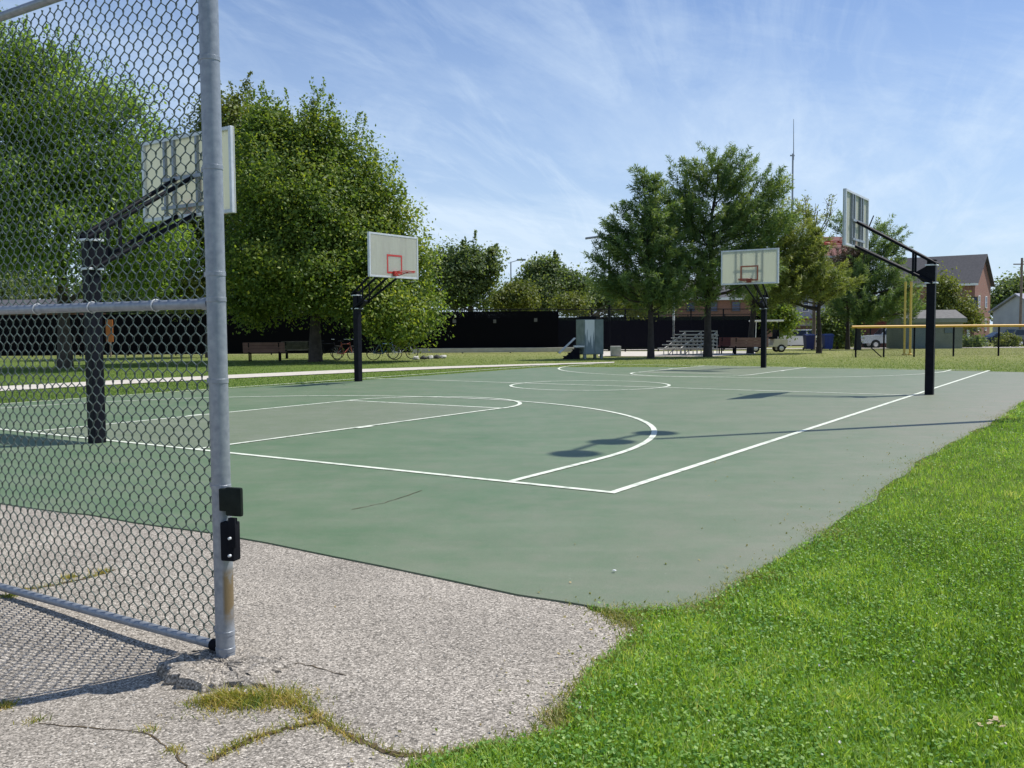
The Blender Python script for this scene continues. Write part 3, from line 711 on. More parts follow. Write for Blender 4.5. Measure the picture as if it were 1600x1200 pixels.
# ------------------------------------------------------------------ basketball hoops
def hoop(base, axis, bottom, reach, label, sqm='red_paint', sq=True):
    t = thing('basketball_hoop', base, label, 'basketball hoop', 'basketball hoops around the court')
    base = Vector(base); ax = axis.normalized(); lat = Vector((-ax.y, ax.x, 0)); Z = Vector((0, 0, 1)); A3 = (ax, lat, Z)
    P = lambda f, s, z: base + ax * f + lat * s + Z * z
    top = bottom - 0.34
    MB().box(P(0, 0, top / 2 - 0.1), (0.165, 0.165, top + 0.2), A3, 0.012).build('pole', 'black', t)
    MB().box(P(0, 0, top + 0.008), (0.18, 0.18, 0.02), A3, 0.004).build('pole_cap', 'black_dull', t)
    for s_ in (-1, 1):
        o = s_ * 0.115
        MB().tube([P(-0.10, o, top - 0.07), P(reach - 0.05, s_ * 0.20, bottom + 0.56)], 0.032, 10).build('upper_arm', 'black', t, True)
        MB().tube([P(-0.04, o, top - 0.46), P(reach - 0.05, s_ * 0.20, bottom + 0.03)], 0.032, 10).build('lower_arm', 'black', t, True)
        fz = 0.42
        MB().box(P(0.34, s_ * 0.135, top - 0.05), (0.045, 0.02, 0.52), A3).build('strut', 'black', t)
    MB().prism([P(0.08, -0.06, top - 0.10), P(0.08, -0.06, top - 0.50), P(0.36, -0.06, top - 0.26)], lat * 0.12).build('gusset', 'black', t)
    for z in (0.09, 0.46):
        MB().box(P(0.0, 0, top - z), (0.23, 0.25, 0.03), A3, 0.004).build('clamp', 'alu', t)
    BW, BH = 1.99, 1.165
    bd = MB().box(P(reach, 0, bottom + BH / 2), (0.018, BW, BH), A3).build('backboard', 'board', t)
    fr = MB()
    for s_ in (-1, 1): fr.box(P(reach - 0.018, s_ * (BW / 2 - 0.025), bottom + BH / 2), (0.07, 0.05, BH + 0.004), A3, 0.006)
    for z in (0.025, BH - 0.025): fr.box(P(reach - 0.018, 0, bottom + z), (0.068, BW - 0.102, 0.05), A3, 0.006)
    fr.build('frame', 'alu', bd)
    for s_ in (-0.46, -0.26, 0.26, 0.46):
        MB().box(P(reach - 0.037, s_, bottom + BH / 2), (0.048, 0.045, BH - 0.102), A3, 0.004).build('rib', 'galv', bd)
    for z in (0.16, 0.56):
        MB().box(P(reach - 0.075, 0, bottom + z), (0.028, 1.02, 0.05), A3, 0.004).build('crossbar', 'galv', bd)
    if sq:
        q = MB(); w, h_, th = 0.62, 0.46, 0.05; z0 = bottom + 0.14; f0 = reach + 0.0112
        q.box(P(f0, 0, z0 + h_), (0.004, w, th), A3); q.box(P(f0, 0, z0), (0.004, w, th), A3)
        for s_ in (-1, 1): q.box(P(f0, s_ * (w / 2 - th / 2), z0 + h_ / 2), (0.004, th, h_ - th), A3)
        q.build('target_square', sqm, bd)
    rm = MB(); zc = bottom + 0.16; c0 = reach + 0.42
    rm.tube([P(c0 + 0.235 * math.cos(a), 0.235 * math.sin(a), zc) for a in np.linspace(0, 2 * math.pi, 29)[:-1]], 0.010, 8, closed=True)
    rm.tube([P(c0 + 0.235 * math.cos(a), 0.235 * math.sin(a), zc - 0.035) for a in np.linspace(0, 2 * math.pi, 29)[:-1]], 0.007, 6, closed=True)
    rm.box(P(reach + 0.04, 0, zc - 0.04), (0.07, 0.16, 0.13), A3, 0.005)
    for s_ in (-1, 1): rm.tube([P(reach + 0.06, s_ * 0.07, zc - 0.10), P(c0 - 0.10, s_ * 0.20, zc - 0.01)], 0.010, 6); rm.tube([P(reach + 0.06, s_ * 0.075, zc), P(c0 - 0.12, s_ * 0.205, zc)], 0.010, 6)
    rm.build('rim', 'rim' if sqm != 'red_paint' else 'red_paint', t, True)
    return t
gA, gB, gC, gD = G(152, 694), G(560, 597), G(1193, 575.5), G(1452, 618)
hoop(gA, BV, 3.08, 1.4 * S, 'nearest basketball hoop, standing behind the chain-link fence with its back to us')
hoop(gB, -AV, 2.86, 1.28 * S, 'basketball hoop with a red square on its board, before the large leafy tree')
hoop(gC, -BV, 2.90, 1.4 * S, 'most distant basketball hoop, its board facing us in front of the pines', 'square_rust')
hoop(gD, AV, 3.15, 1.42 * S, 'basketball hoop seen from the side at the right of the court, board against the sky')

# sports light whose shadow crosses the court
lb = G(1690, 655); lb = Vector((1.62 * S + 0.943 * 6.9 + .1, 11.0 * S + 0.334 * 6.9, 0))
fl = thing('light_pole', lb, 'tall floodlight pole beyond the right edge that throws three lamp shadows on the court', 'light pole')
hp = 6.9 / 0.6494
MB().tube([lb, lb + Vector((0, 0, hp))], [0.11, 0.06], 12).build('pole', 'galv', fl, True)
mid = [G(1005, 680), G(935, 694), G(875, 713)]
cpts = []
for g in mid:
    cpts.append(Vector((g.x, g.y, 0)) + Vector((0.943, 0.334, 0)) * (0.6494 * hp) + Vector((0, 0, hp)))
MB().tube([cpts[0] + (cpts[0] - cpts[2]) * 0.03, cpts[1], cpts[2] + (cpts[2] - cpts[0]) * 0.03], 0.045, 8).build('cross_arm', 'galv', fl, True)
for c in cpts:
    MB().lathe(c - Vector((0, 0, 0.28)), [(0.30, 0.0), (0.30, 0.03), (0.20, 0.16), (0.09, 0.24), (0.07, 0.30)], 18).build('floodlight', 'alu', fl, True)

# ------------------------------------------------------------------ trees
def lobe(px, py, rx, ry, Y, depth=None):
    c = D(px, py, Y); k = Y / F
    return (np.array(c), np.array([rx * k, (depth or rx) * k, ry * k]))
def quads_for(pos, nrm, up, L, Wd):
    """leaf quads (diamond-ish) from centres, normals, long axis"""
    up = up - nrm * np.sum(up * nrm, 1, keepdims=True); up /= np.linalg.norm(up, axis=1, keepdims=True) + 1e-9
    sd = np.cross(nrm, up); L = L[:, None] / 2; Wd = Wd[:, None] / 2
    return np.stack([pos - up * L, pos + sd * Wd - up * L * 0.1, pos + up * L, pos - sd * Wd - up * L * 0.1], 1).reshape(-1, 3)
def unit(a): return a / (np.linalg.norm(a, axis=1, keepdims=True) + 1e-9)
def crown(rng, lobes, nclump, per, size, aspect, crad, inner=0.45, updir=0.4, stretch=1.6, pine=False, trunk=None):
    vol = np.array([np.prod(l[1]) ** (2 / 3) for l in lobes]); vol /= vol.sum()
    k = rng.choice(len(lobes), nclump, p=vol)
    C = np.array([l[0] for l in lobes])[k]; R = np.array([l[1] for l in lobes])[k]
    d = unit(rng.normal(size=(nclump, 3))); r = inner + (1 - inner) * rng.random((nclump, 1)) ** 0.6
    cc = C + d * R * r
    out = unit(d * R)
    if trunk is not None:
        hd = cc - np.array([trunk[0], trunk[1], 0]); hd[:, 2] = 0; out = unit(unit(hd) + np.array([0, 0, 0.35]) + 0.25 * rng.normal(size=(nclump, 3)))
    ctint = np.clip(0.45 + 0.2 * rng.normal(size=nclump), 0, 1)
    n = nclump * per; K = np.repeat(np.arange(nclump), per)
    csz = rng.uniform(0.45, 1.35, nclump)[K, None] * crad
    if pine:
        ax = unit(out + np.array([0, 0, 0.55]) + 0.3 * rng.normal(size=(nclump, 3)))
        t = rng.random((n, 1)); ln = crad * rng.uniform(0.7, 1.5, nclump)[K, None]
        rad = rng.normal(size=(n, 3)); rad = unit(rad - ax[K] * np.sum(rad * ax[K], 1, keepdims=True))
        pos = cc[K] + ax[K] * (t - 0.5) * 2 * ln + rad * (np.abs(rng.normal(size=(n, 1))) * 0.10 + 0.05) * (1.25 - 0.6 * t)
        up = unit(ax[K] * 0.9 + rad * 0.8 + 0.35 * rng.normal(size=(n, 3)))
        nr = unit(rng.normal(size=(n, 3)) + np.array([0, 0, 0.6]) + 0.5 * out[K])
        L = size * rng.uniform(0.6, 1.3, n)
        tint = np.clip(ctint[K] - 0.12 + 0.25 * t[:, 0] + 0.12 * rng.normal(size=n), 0, 1)
        return quads_for(pos, nr, up, L, L * aspect), tint, cc
    g = np.clip(rng.normal(size=(n, 3)), -1.9, 1.9) * csz * np.array([1, 1, 0.75 if not pine else 0.30])
    g += out[K] * np.clip(rng.normal(size=(n, 1)), -2, 2) * csz * (stretch - 1)
    pos = cc[K] + g
    nr = unit(rng.normal(size=(n, 3)) + 0.9 * out[K] + np.array([0, 0, updir + 0.25]))
    if pine: up = unit(out[K] * 1.3 + 0.7 * rng.normal(size=(n, 3)) + np.array([0, 0, 0.35]))
    else: up = unit(rng.normal(size=(n, 3)) + 0.4 * out[K])
    L = size * rng.uniform(0.6, 1.4, n); Wd = L * aspect
    tint = np.clip(ctint[K] + 0.18 * rng.normal(size=n), 0, 1)
    return quads_for(pos, nr, up, L, Wd), tint, cc
def shoots(rng, cc, n, per, size, aspect, hgt):
    """upright leafy twigs that stand out of the top of the crown, rooted in its clumps"""
    mid = cc.mean(0); out = unit(cc - mid); zr = (cc[:, 2] - cc[:, 2].min()) / (np.ptp(cc[:, 2]) + 1e-6)
    w = np.clip(zr - 0.35, 0, 1) ** 1.5 * np.linalg.norm((cc - mid) / cc.std(0), axis=1) ** 2 + 1e-6; k = rng.choice(len(cc), n, p=w / w.sum())
    dirv = unit(out[k] * 0.45 + np.array([0, 0, 0.9]) + 0.15 * rng.normal(size=(n, 3))); K = np.repeat(np.arange(n), per)
    t = rng.random((n * per, 1)); hh = (hgt * rng.uniform(0.6, 1.4, n))[K, None]
    pos = cc[k][K] + dirv[K] * (0.15 + t * hh) + rng.normal(size=(n * per, 3)) * 0.15 * (1.2 - t)
    nr = unit(rng.normal(size=(n * per, 3)) + np.array([0, 0, .4])); up = unit(dirv[K] + 0.8 * rng.normal(size=(n * per, 3)))
    L = size * rng.uniform(0.6, 1.3, n * per)
    return quads_for(pos, nr, up, L, L * aspect), np.clip(0.5 + 0.25 * rng.normal(size=n * per), 0, 1)
def tree(name, base, lobes, label, leafm, group, n=500, per=50, size=0.28, aspect=0.6, crad=0.5, trunk_r=0.22, bark='bark', seed=1, nshoot=0, pine=False, inner=0.45, stretch=1.5, limbs=14, trunk_top=None, lean=0.0, updir=0.4, sh=1.1):
    rng = np.random.default_rng(seed); rr = random.Random(seed)
    t = thing(name, base, label, 'tree', group)
    V, T, cc = crown(rng, lobes, n, per, size, aspect, crad, inner, stretch=stretch, pine=pine, trunk=base if pine else None, updir=updir)
    if nshoot:
        v2, t2 = shoots(rng, cc, nshoot, 70, size, aspect * 0.9, sh); V = np.concatenate([V, v2]); T = np.concatenate([T, t2])
    zlow = min(l[0][2] - l[1][2] for l in lobes); ztop = max(l[0][2] + l[1][2] * 0.7 for l in lobes)
    if trunk_top: ztop = trunk_top
    cx = np.mean([l[0] for l in lobes], 0); b = Vector(base); mbt = MB(); pts, rs = [], []
    for i in range(8):
        f = i / 7; q = b + Vector(((cx[0] - b.x) * 0.75 * f * f + rr.uniform(-.06, .06) * f * 3, (cx[1] - b.y) * 0.75 * f * f, (ztop - b.z) * f - (0.25 if i == 0 else 0))); pts.append(q); rs.append(trunk_r * (1.35 if i == 0 else 1.0 - 0.82 * f))
    mbt.tube(pts, rs, 10)
    hi = [c for c in cc if c[2] > b.z + 1.0]
    for i in range(min(limbs, len(hi))):
        c = Vector(hi[int(rng.integers(len(hi)))])
        f = min(0.95, max(0.18, ((c.z - b.z) / (ztop - b.z)) * (0.75 if not pine else 0.9) - 0.03)); k = min(6, int(f * 7)); a = pts[k].lerp(pts[k + 1], f * 7 - k)
        m_ = a.lerp(c, 0.5) + Vector((rr.uniform(-.25, .25), rr.uniform(-.25, .25), rr.uniform(-.1, .35) if not pine else -0.1)); w = trunk_r * (1 - 0.8 * f) * 0.5
        mbt.tube([a, m_, c], [w, w * 0.6, w * 0.25], 6)
    mbt.build('trunk', bark, t, True)
    np_mesh('crown', V, 4, leafm, T, t)
    return t
GL, GB, GP = 'broad leafy trees left of the court', 'trees beyond the tennis fence', 'pines behind the court'
Y1 = 39.5 * S
tree('leafy_tree', gp(492, Y1), [lobe(425, 214, 34, 40, Y1), lobe(464, 232, 36, 44, Y1), lobe(506, 224, 30, 52, Y1), lobe(548, 266, 32, 44, Y1), lobe(588, 312, 30, 42, Y1), lobe(618, 366, 28, 42, Y1), lobe(642, 424, 28, 46, Y1), lobe(652, 470, 28, 40, Y1), lobe(632, 508, 40, 24, Y1 - 1, 60), lobe(586, 470, 52, 40, Y1 - 2), lobe(508, 338, 62, 66, Y1, 120), lobe(446, 310, 62, 78, Y1, 120), lobe(568, 384, 48, 60, Y1, 100), lobe(430, 410, 70, 62, Y1, 130), lobe(512, 436, 66, 54, Y1, 130), lobe(392, 474, 44, 26, Y1), lobe(400, 260, 36, 54, Y1)],
     'huge dense green tree with upright twigs, behind the hoop with the red square', 'leaf_big', GL, n=900, per=190, size=0.155, crad=0.50, trunk_r=0.27, seed=3, nshoot=120, stretch=1.5, limbs=34, sh=1.3, inner=0.6)
Y2 = 33 * S
tree('leafy_tree', gp(100, Y2 + 2), [lobe(60, 230, 120, 130, Y2), lobe(150, 250, 100, 125, Y2), lobe(215, 310, 75, 100, Y2), lobe(-40, 260, 120, 160, Y2), lobe(100, 350, 170, 100, Y2), lobe(30, 150, 60, 80, Y2), lobe(75, 120, 40, 60, Y2), lobe(0, 110, 60, 60, Y2), lobe(230, 390, 70, 70, Y2 + 2), lobe(-150, 300, 110, 170, Y2)],
     'large leafy tree seen through the chain-link fence, left of the tall end post', 'leaf_left', GL, n=800, per=170, size=0.14, crad=0.46, trunk_r=0.26, seed=5, nshoot=120, stretch=1.6, limbs=24)
tree('leafy_tree', gp(330, 47 * S), [lobe(360, 215, 40, 75, 47 * S, 60), lobe(330, 290, 70, 100, 47 * S), lobe(300, 400, 80, 80, 47 * S)],
     'yellowish-green tree top rising just right of the tall fence post', 'leaf_yellow', GL, n=420, per=110, size=0.19, crad=0.45, trunk_r=0.3, seed=8, nshoot=40, stretch=1.7)
# trees beyond the tennis fence
tree('leafy_tree', gp(735, 68 * S), [lobe(730, 426, 38, 38, 68 * S), lobe(764, 412, 20, 22, 68 * S), lobe(700, 440, 45, 50, 68 * S), lobe(748, 458, 30, 26, 68 * S)],
     'dark spreading tree with gaps in its top, next to the huge dense tree', 'leaf_far', GB, n=240, per=100, size=0.25, crad=0.40, trunk_r=0.3, seed=11, inner=0.5, stretch=1.5, nshoot=8)
tree('leafy_tree', gp(850, 72 * S), [lobe(850, 430, 26, 30, 72 * S), lobe(850, 460, 50, 34, 72 * S), lobe(820, 465, 32, 26, 72 * S), lobe(890, 450, 26, 28, 72 * S)],
     'rounded mid-green tree standing alone above the black tennis fence', 'leaf_far', GB, n=280, per=100, size=0.25, crad=0.42, trunk_r=0.3, seed=12, nshoot=10)
tree('leafy_tree', gp(812, 60 * S), [lobe(815, 462, 24, 20, 60 * S), lobe(790, 472, 20, 14, 60 * S)],
     'small bright yellow-green tree peeping over the black fence', 'leaf_yellow', GB, n=90, per=80, size=0.2, crad=0.4, trunk_r=0.12, seed=13)
tree('leafy_tree', gp(925, 84 * S), [lobe(920, 466, 38, 24, 84 * S), lobe(965, 464, 38, 26, 84 * S), lobe(1010, 466, 40, 26, 84 * S)],
     'low hazy tree between the lone rounded tree and the leftmost pine', 'leaf_far', GB, n=240, per=90, size=0.3, crad=0.6, trunk_r=0.25, seed=14)
tree('leafy_tree', gp(900, 64 * S), [lobe(890, 475, 24, 13, 64 * S), lobe(1000, 478, 40, 12, 64 * S, 20)],
     'pale shrub-like tree just above the fence corner', 'leaf_yellow', GB, n=80, per=80, size=0.2, crad=0.4, trunk_r=0.1, seed=15)
tree('leafy_tree', gp(1195, 70 * S), [lobe(1205, 480, 22, 30, 70 * S), lobe(1225, 500, 18, 22, 70 * S)],
     'bright green young tree between the far hoop and the pale house', 'leaf_big', GB, n=120, per=80, size=0.22, crad=0.4, trunk_r=0.12, seed=16)
tree('leafy_tree', gp(1308, 62 * S), [lobe(1305, 505, 22, 24, 62 * S), lobe(1320, 520, 16, 16, 62 * S)],
     'dark green bush-like tree behind the blue bins', 'leaf_far', GB, n=110, per=80, size=0.2, crad=0.4, trunk_r=0.1, seed=17)
tree('leafy_tree', gp(1500, 66 * S), [lobe(1474, 462, 18, 34, 66 * S), lobe(1490, 487, 26, 20, 66 * S), lobe(1516, 500, 14, 11, 66 * S), lobe(1468, 500, 18, 20, 66 * S)],
     'yellowish small tree in front of the brick house', 'leaf_yellow', GB, n=190, per=80, size=0.2, crad=0.4, trunk_r=0.15, seed=18)
tree('leafy_tree', gp(1590, 150 * S), [lobe(1585, 462, 30, 26, 150 * S), lobe(1560, 475, 20, 16, 150 * S), lobe(1625, 455, 35, 32, 150 * S)],
     'dark distant tree at the far right behind the white roof', 'leaf_far', GB, n=200, per=80, size=0.5, crad=1.1, trunk_r=0.4, seed=19)
for px, w_, top, sd, lab in ((-60, 190, 400, 41, 'dark tree mass far behind the brick hut at the left edge'), (230, 150, 415, 42, 'dark distant tree filling the gap behind the nearest hoop pole'), (420, 150, 420, 43, 'dark distant tree glimpsed under the huge tree, behind the bench'), (560, 110, 445, 44, 'dark distant tree behind the bicycles and the black fence')):
    tree('leafy_tree', gp(px, 88 * S), [lobe(px, top + 45, w_ * .62, 50, 88 * S), lobe(px - w_ * .4, top + 60, w_ * .4, 40, 88 * S), lobe(px + w_ * .4, top + 62, w_ * .4, 40, 88 * S)], lab, 'leaf_far', GB, n=260, per=80, size=0.42, crad=0.8, trunk_r=0.35, seed=sd)
# pines
YP1, YP2, YP3, YP4, YP5 = 40.5 * S, 41.7 * S, 46 * S, 46.5 * S, 56 * S
pk = dict(group=GP, pine=True, bark='barkdark', aspect=0.15, size=0.27, per=115, inner=0.35, stretch=1.9, updir=0.7)
tree('pine_tree', gp(1017, YP1), [lobe(1012, 300, 24, 36, YP1), lobe(1030, 340, 34, 40, YP1), lobe(996, 350, 42, 38, YP1), lobe(1045, 420, 40, 40, YP1), lobe(960, 372, 20, 26, YP1), lobe(945, 402, 26, 18, YP1), lobe(956, 440, 30, 20, YP1), lobe(968, 385, 26, 26, YP1), lobe(985, 410, 50, 36, YP1), lobe(1030, 390, 38, 45, YP1), lobe(995, 450, 62, 28, YP1), lobe(1040, 455, 40, 28, YP1)],
     'leftmost pine with a narrow pointed top and layered dark boughs', 'needle', n=380, crad=0.55, trunk_r=0.15, seed=21, limbs=30, **pk)
tree('pine_tree', gp(1106, YP2), [lobe(1080, 285, 32, 32, YP2), lobe(1130, 270, 48, 36, YP2), lobe(1180, 290, 46, 30, YP2), lobe(1060, 330, 36, 44, YP2), lobe(1195, 340, 44, 40, YP2), lobe(1170, 420, 50, 44, YP2), lobe(1205, 298, 22, 18, YP2, 30), lobe(1110, 330, 60, 46, YP2), lobe(1165, 350, 50, 44, YP2), lobe(1070, 380, 45, 48, YP2), lobe(1110, 420, 60, 40, YP2), lobe(1075, 455, 50, 22, YP2), lobe(1130, 400, 50, 40, YP2)],
     'tallest pine with a broad fan-shaped crown, above the bleachers', 'needle', n=520, crad=0.58, trunk_r=0.19, seed=22, limbs=40, **pk)
tree('pine_tree', gp(1172, YP3), [lobe(1200, 350, 54, 36, YP3), lobe(1240, 362, 46, 38, YP3), lobe(1270, 440, 40, 30, YP3), lobe(1180, 410, 55, 38, YP3), lobe(1230, 410, 55, 36, YP3), lobe(1260, 400, 36, 34, YP3), lobe(1205, 450, 60, 30, YP3)],
     'pine with yellowish boughs directly behind the far backboard', 'needle_y', n=330, crad=0.58, trunk_r=0.17, seed=23, limbs=34, **pk)
tree('pine_tree', gp(1280, YP4), [lobe(1270, 390, 26, 34, YP4), lobe(1262, 430, 48, 24, YP4), lobe(1300, 440, 40, 28, YP4), lobe(1250, 455, 40, 18, YP4), lobe(1275, 352, 12, 20, YP4, 16)],
     'thin half-bare pine on a slim dark trunk beside the blue bins', 'needle_y', n=130, crad=0.42, trunk_r=0.14, seed=24, limbs=46, trunk_top=D(1275, 330, YP4).z, **pk)
tree('pine_tree', gp(1340, YP5), [lobe(1375, 375, 34, 26, YP5), lobe(1390, 400, 24, 22, YP5), lobe(1360, 430, 46, 30, YP5), lobe(1390, 445, 44, 30, YP5), lobe(1345, 470, 60, 22, YP5), lobe(1400, 478, 45, 20, YP5), lobe(1318, 350, 16, 18, YP5), lobe(1350, 490, 40, 12, YP5)],
     'bushy pine spreading behind the side hoop arms', 'needle', n=380, crad=0.66, trunk_r=0.2, seed=25, limbs=34, **pk)
tree('pine_tree', gp(1325, YP5 + 3), [lobe(1325, 420, 34, 32, YP5 + 3), lobe(1310, 455, 36, 26, YP5 + 3), lobe(1340, 395, 20, 18, YP5 + 3)],
     'brown half-dead pine among the green ones, left of the bushy pine', 'needle_b', n=170, crad=0.5, trunk_r=0.15, seed=26, limbs=40, **pk)
# bare twigs of the leafless top
bt = thing('bare_tree', gp(1268, 60 * S), 'thin bare-branched tree top against the sky beside the antenna mast', 'tree', GB)
mbt = MB(); rr = random.Random(4); b0 = gp(1272, 60 * S); tp = D(1272, 380, 60 * S)
mbt.tube([b0 - Vector((0, 0, .2)), tp], [0.14, 0.07], 8)
tw = []
for i in range(13):
    e = D(rr.uniform(1243, 1305), rr.uniform(300, 345), 60 * S + rr.uniform(-1, 1)); m_ = tp.lerp(e, 0.55) + Vector((rr.uniform(-.3, .3), 0, -0.25))
    mbt.tube([tp, m_, e], [0.045, 0.03, 0.012], 5); tw.append((m_, e))
    for k in range(4):
        a = m_.lerp(e, rr.uniform(0, .9)); mbt.tube([a, a + Vector((rr.uniform(-.6, .6), rr.uniform(-.4, .4), rr.uniform(.1, .7)))], [0.018, 0.008], 4)
mbt.build('trunk', 'woodpole', bt, True)
rng = np.random.default_rng(77); pos = np.array([np.array(a.lerp(e, rng.random())) + rng.normal(size=3) * 0.15 for a, e in tw for _ in range(60)])
nr = unit(rng.normal(size=pos.shape)); up = unit(rng.normal(size=pos.shape)); L = rng.uniform(0.1, 0.24, len(pos))
np_mesh('crown', quads_for(pos, nr, up, L, L * 0.5), 4, 'needle_y', rng.random(len(pos)), bt)

# ------------------------------------------------------------------ tennis fence and its windscreens
def uvsheet(name, p0, p1, z0, z1, m, parent, n=1):
    me = bpy.data.meshes.new(name); d = (p1 - p0); L = d.length; dn = d.normalized(); V, Fq, uv = [], [], []
    V = [p0 + Vector((0, 0, z0)), p1 + Vector((0, 0, z0)), p1 + Vector((0, 0, z1)), p0 + Vector((0, 0, z1))]
    me.from_pydata([tuple(v) for v in V], [], [(0, 1, 2, 3)]); u = me.uv_layers.new(name='UV')
    for i, q in enumerate(((0, z0), (L, z0), (L, z1), (0, z1))): u.data[i].uv = q
    me.materials.append(M[m]); o = bpy.data.objects.new(name, me); COL.objects.link(o)
    o.parent = parent; o.matrix_parent_inverse = world_of(parent).inverted(); return o
YT = 53.5 * S
def tfence(px0, px1, Y0, Y1_, hgt, scr0, scr1, label, scrm, step=3.0, group=None):
    a, b = gp(px0, Y0), gp(px1, Y1_); t = thing('tennis_fence', a, label, 'fence', group)
    L = (b - a).length; k = max(2, int(L / step)); d = (b - a) / k
    for i in range(k + 1):
        p = a + d * i; MB().tube([p - Vector((0, 0, .1)), p + Vector((0, 0, hgt))], 0.045, 8).build('post', 'black_dull', t, True)
    MB().tube([a + Vector((0, 0, hgt)), b + Vector((0, 0, hgt))], 0.03, 8).build('top_rail', 'black_dull', t, True)
    MB().tube([a + Vector((0, 0, .1)), b + Vector((0, 0, .1))], 0.025, 8).build('bottom_rail', 'black_dull', t, True)
    n_ = Vector((d.y, -d.x, 0)).normalized() * 0.05
    uvsheet('wire_mesh', a, b, 0.06, hgt, 'chainmesh', t)
    uvsheet('windscreen', a + n_, b + n_, scr0, scr1, scrm, t)
    return t, a, b
tf1, a1, b1 = tfence(-250, 872, YT, YT, 2.75, 0.12, 2.62, 'long tennis-court fence hung with opaque black windscreen, left of the grey cabinet', 'windscreen')
tf2, a2, b2 = tfence(872, 1180, YT, YT + 2, 2.72, 0.3, 2.0, 'see-through tennis-court fence with thin dark screen behind the bleachers', 'windscreen_thin', 2.0)
tf3, a3, b3 = tfence(-250, 1190, YT + 18, YT + 18, 2.9, 0.1, 2.75, 'far side of the tennis court, dark screened fence under the trees', 'windscreen')
kb = MB(); kb.box((gp(770, YT).x, YT - 0.35, 0.13), ((gp(872, YT) - gp(620, YT)).length, 0.2, 0.28), None, 0.02)
tag(kb.build('kerb', 'concrete'), 'low pale kerb along the foot of the black tennis fence', 'kerb')
rr = random.Random(8)
for px_, py_, w_, lab in ((710, 502, 0.22, 'small pale notice at the left on the black windscreen'), (773, 502, 0.18, 'small pale notice in the middle of the black windscreen'), (837, 500, 0.20, 'small pale notice nearest the corner of the black windscreen')):
    p = D(px_, py_, YT - 0.09); o = MB().box(p, (w_, 0.015, 0.22)).build('notice', 'roofgrey'); tag(o, lab, 'sign', 'small notices on the windscreen')

# low steel rail across the lawn, left and middle
# ------------------------------------------------------------------ cabinet with steps
YC = 40.6 * S
def box_at(px0, px1, py0, py1, Y, dep, yaw=0.0):
    a, b = D(px0, py0, Y), D(px1, py1, Y); return Vector(((a.x + b.x) / 2, Y, (a.z + b.z) / 2)), (abs(b.x - a.x), dep, abs(a.z - b.z))
cb = gp(920, YC); cab = thing('storage_cabinet', cb, 'tall weathered grey cabinet with a white streaked door, on short feet', 'cabinet')
yc = math.radians(24); AC = axes(yc)
P = lambda f, s, z: cb + AC[0] * f + AC[1] * s + Vector((0, 0, z))
MB().box(P(0.05, 0, 1.04), (1.06, 0.8, 1.66), AC, 0.02).build('body', 'greybox', cab)
def streak():
    m, n, l, p = newmat('streaked_white'); t = n.new('ShaderNodeTexCoord'); mp = n.new('ShaderNodeMapping'); l.new(t.outputs['Object'], mp.inputs[0]); mp.inputs['Scale'].default_value = (14, 14, 1.2)
    z = n.new('ShaderNodeTexNoise'); l.new(mp.outputs[0], z.inputs['Vector']); z.inputs['Scale'].default_value = 1; z.inputs['Detail'].default_value = 4
    sx = n.new('ShaderNodeSeparateXYZ'); l.new(t.outputs['Object'], sx.inputs[0])
    a = n.new('ShaderNodeMath'); a.operation = 'MULTIPLY_ADD'; l.new(sx.outputs[2], a.inputs[0]); a.inputs[1].default_value = 0.30; l.new(z.outputs[0], a.inputs[2])
    r = n.new('ShaderNodeMapRange'); l.new(a.outputs[0], r.inputs[0]); r.inputs[1].default_value, r.inputs[2].default_value = 0.74, 0.82
    mx = n.new('ShaderNodeMix'); mx.data_type = 'RGBA'; l.new(r.outputs[0], mx.inputs[0]); mx.inputs[6].default_value = (0.2, 0.25, 0.26, 1); mx.inputs[7].default_value = (0.72, 0.74, 0.72, 1)
    l.new(mx.outputs[2], p.inputs['Base Color']); p.inputs['Roughness'].default_value = 0.6; return m
M['streak'] = streak()
MB().box(P(-0.17, -0.41, 1.05), (0.50, 0.03, 1.60), AC, 0.006).build('door', 'streak', cab)
MB().box(P(0.33, -0.41, 1.05), (0.44, 0.026, 1.56), AC, 0.006).build('side_panel', 'greybox', cab)
MB().box(P(-0.08, 0.0, 1.95), (0.62, 0.7, 0.15), AC, 0.03).build('cap', 'black_dull', cab)
for f in (-0.4, 0.5):
    for s_ in (-0.32, 0.32): MB().box(P(f, s_, 0.10), (0.12, 0.12, 0.24), AC).build('foot', 'greybox', cab)
st = thing('metal_steps', gp(890, YC - .3), 'dark portable steps with a sloping rail, against the grey cabinet', 'steps')
sb = gp(888, YC - 0.3)
for k in range(3): MB().box(sb + Vector((-0.1 + 0.22 * k, 0, 0.12 + 0.16 * k)), (0.28, 0.6, 0.05)).build('tread', 'black_dull', st)
for s_ in (-0.32, 0.32):
    MB().prism([sb + Vector((-0.28, s_, 0)), sb + Vector((0.5, s_, 0)), sb + Vector((0.5, s_, 0.52)), sb + Vector((0.38, s_, 0.52))], (0, 0.03, 0)).build('side_plate', 'black_dull', st)
    MB().tube([sb + Vector((-0.45, s_, 0.28)), sb + Vector((0.32, s_, 1.0))], 0.03, 6).build('handrail', 'alu', st, True)
MB().box(sb + Vector((0.5, 0, 0.6)), (0.5, 0.62, 0.08)).build('landing', 'alu', st)

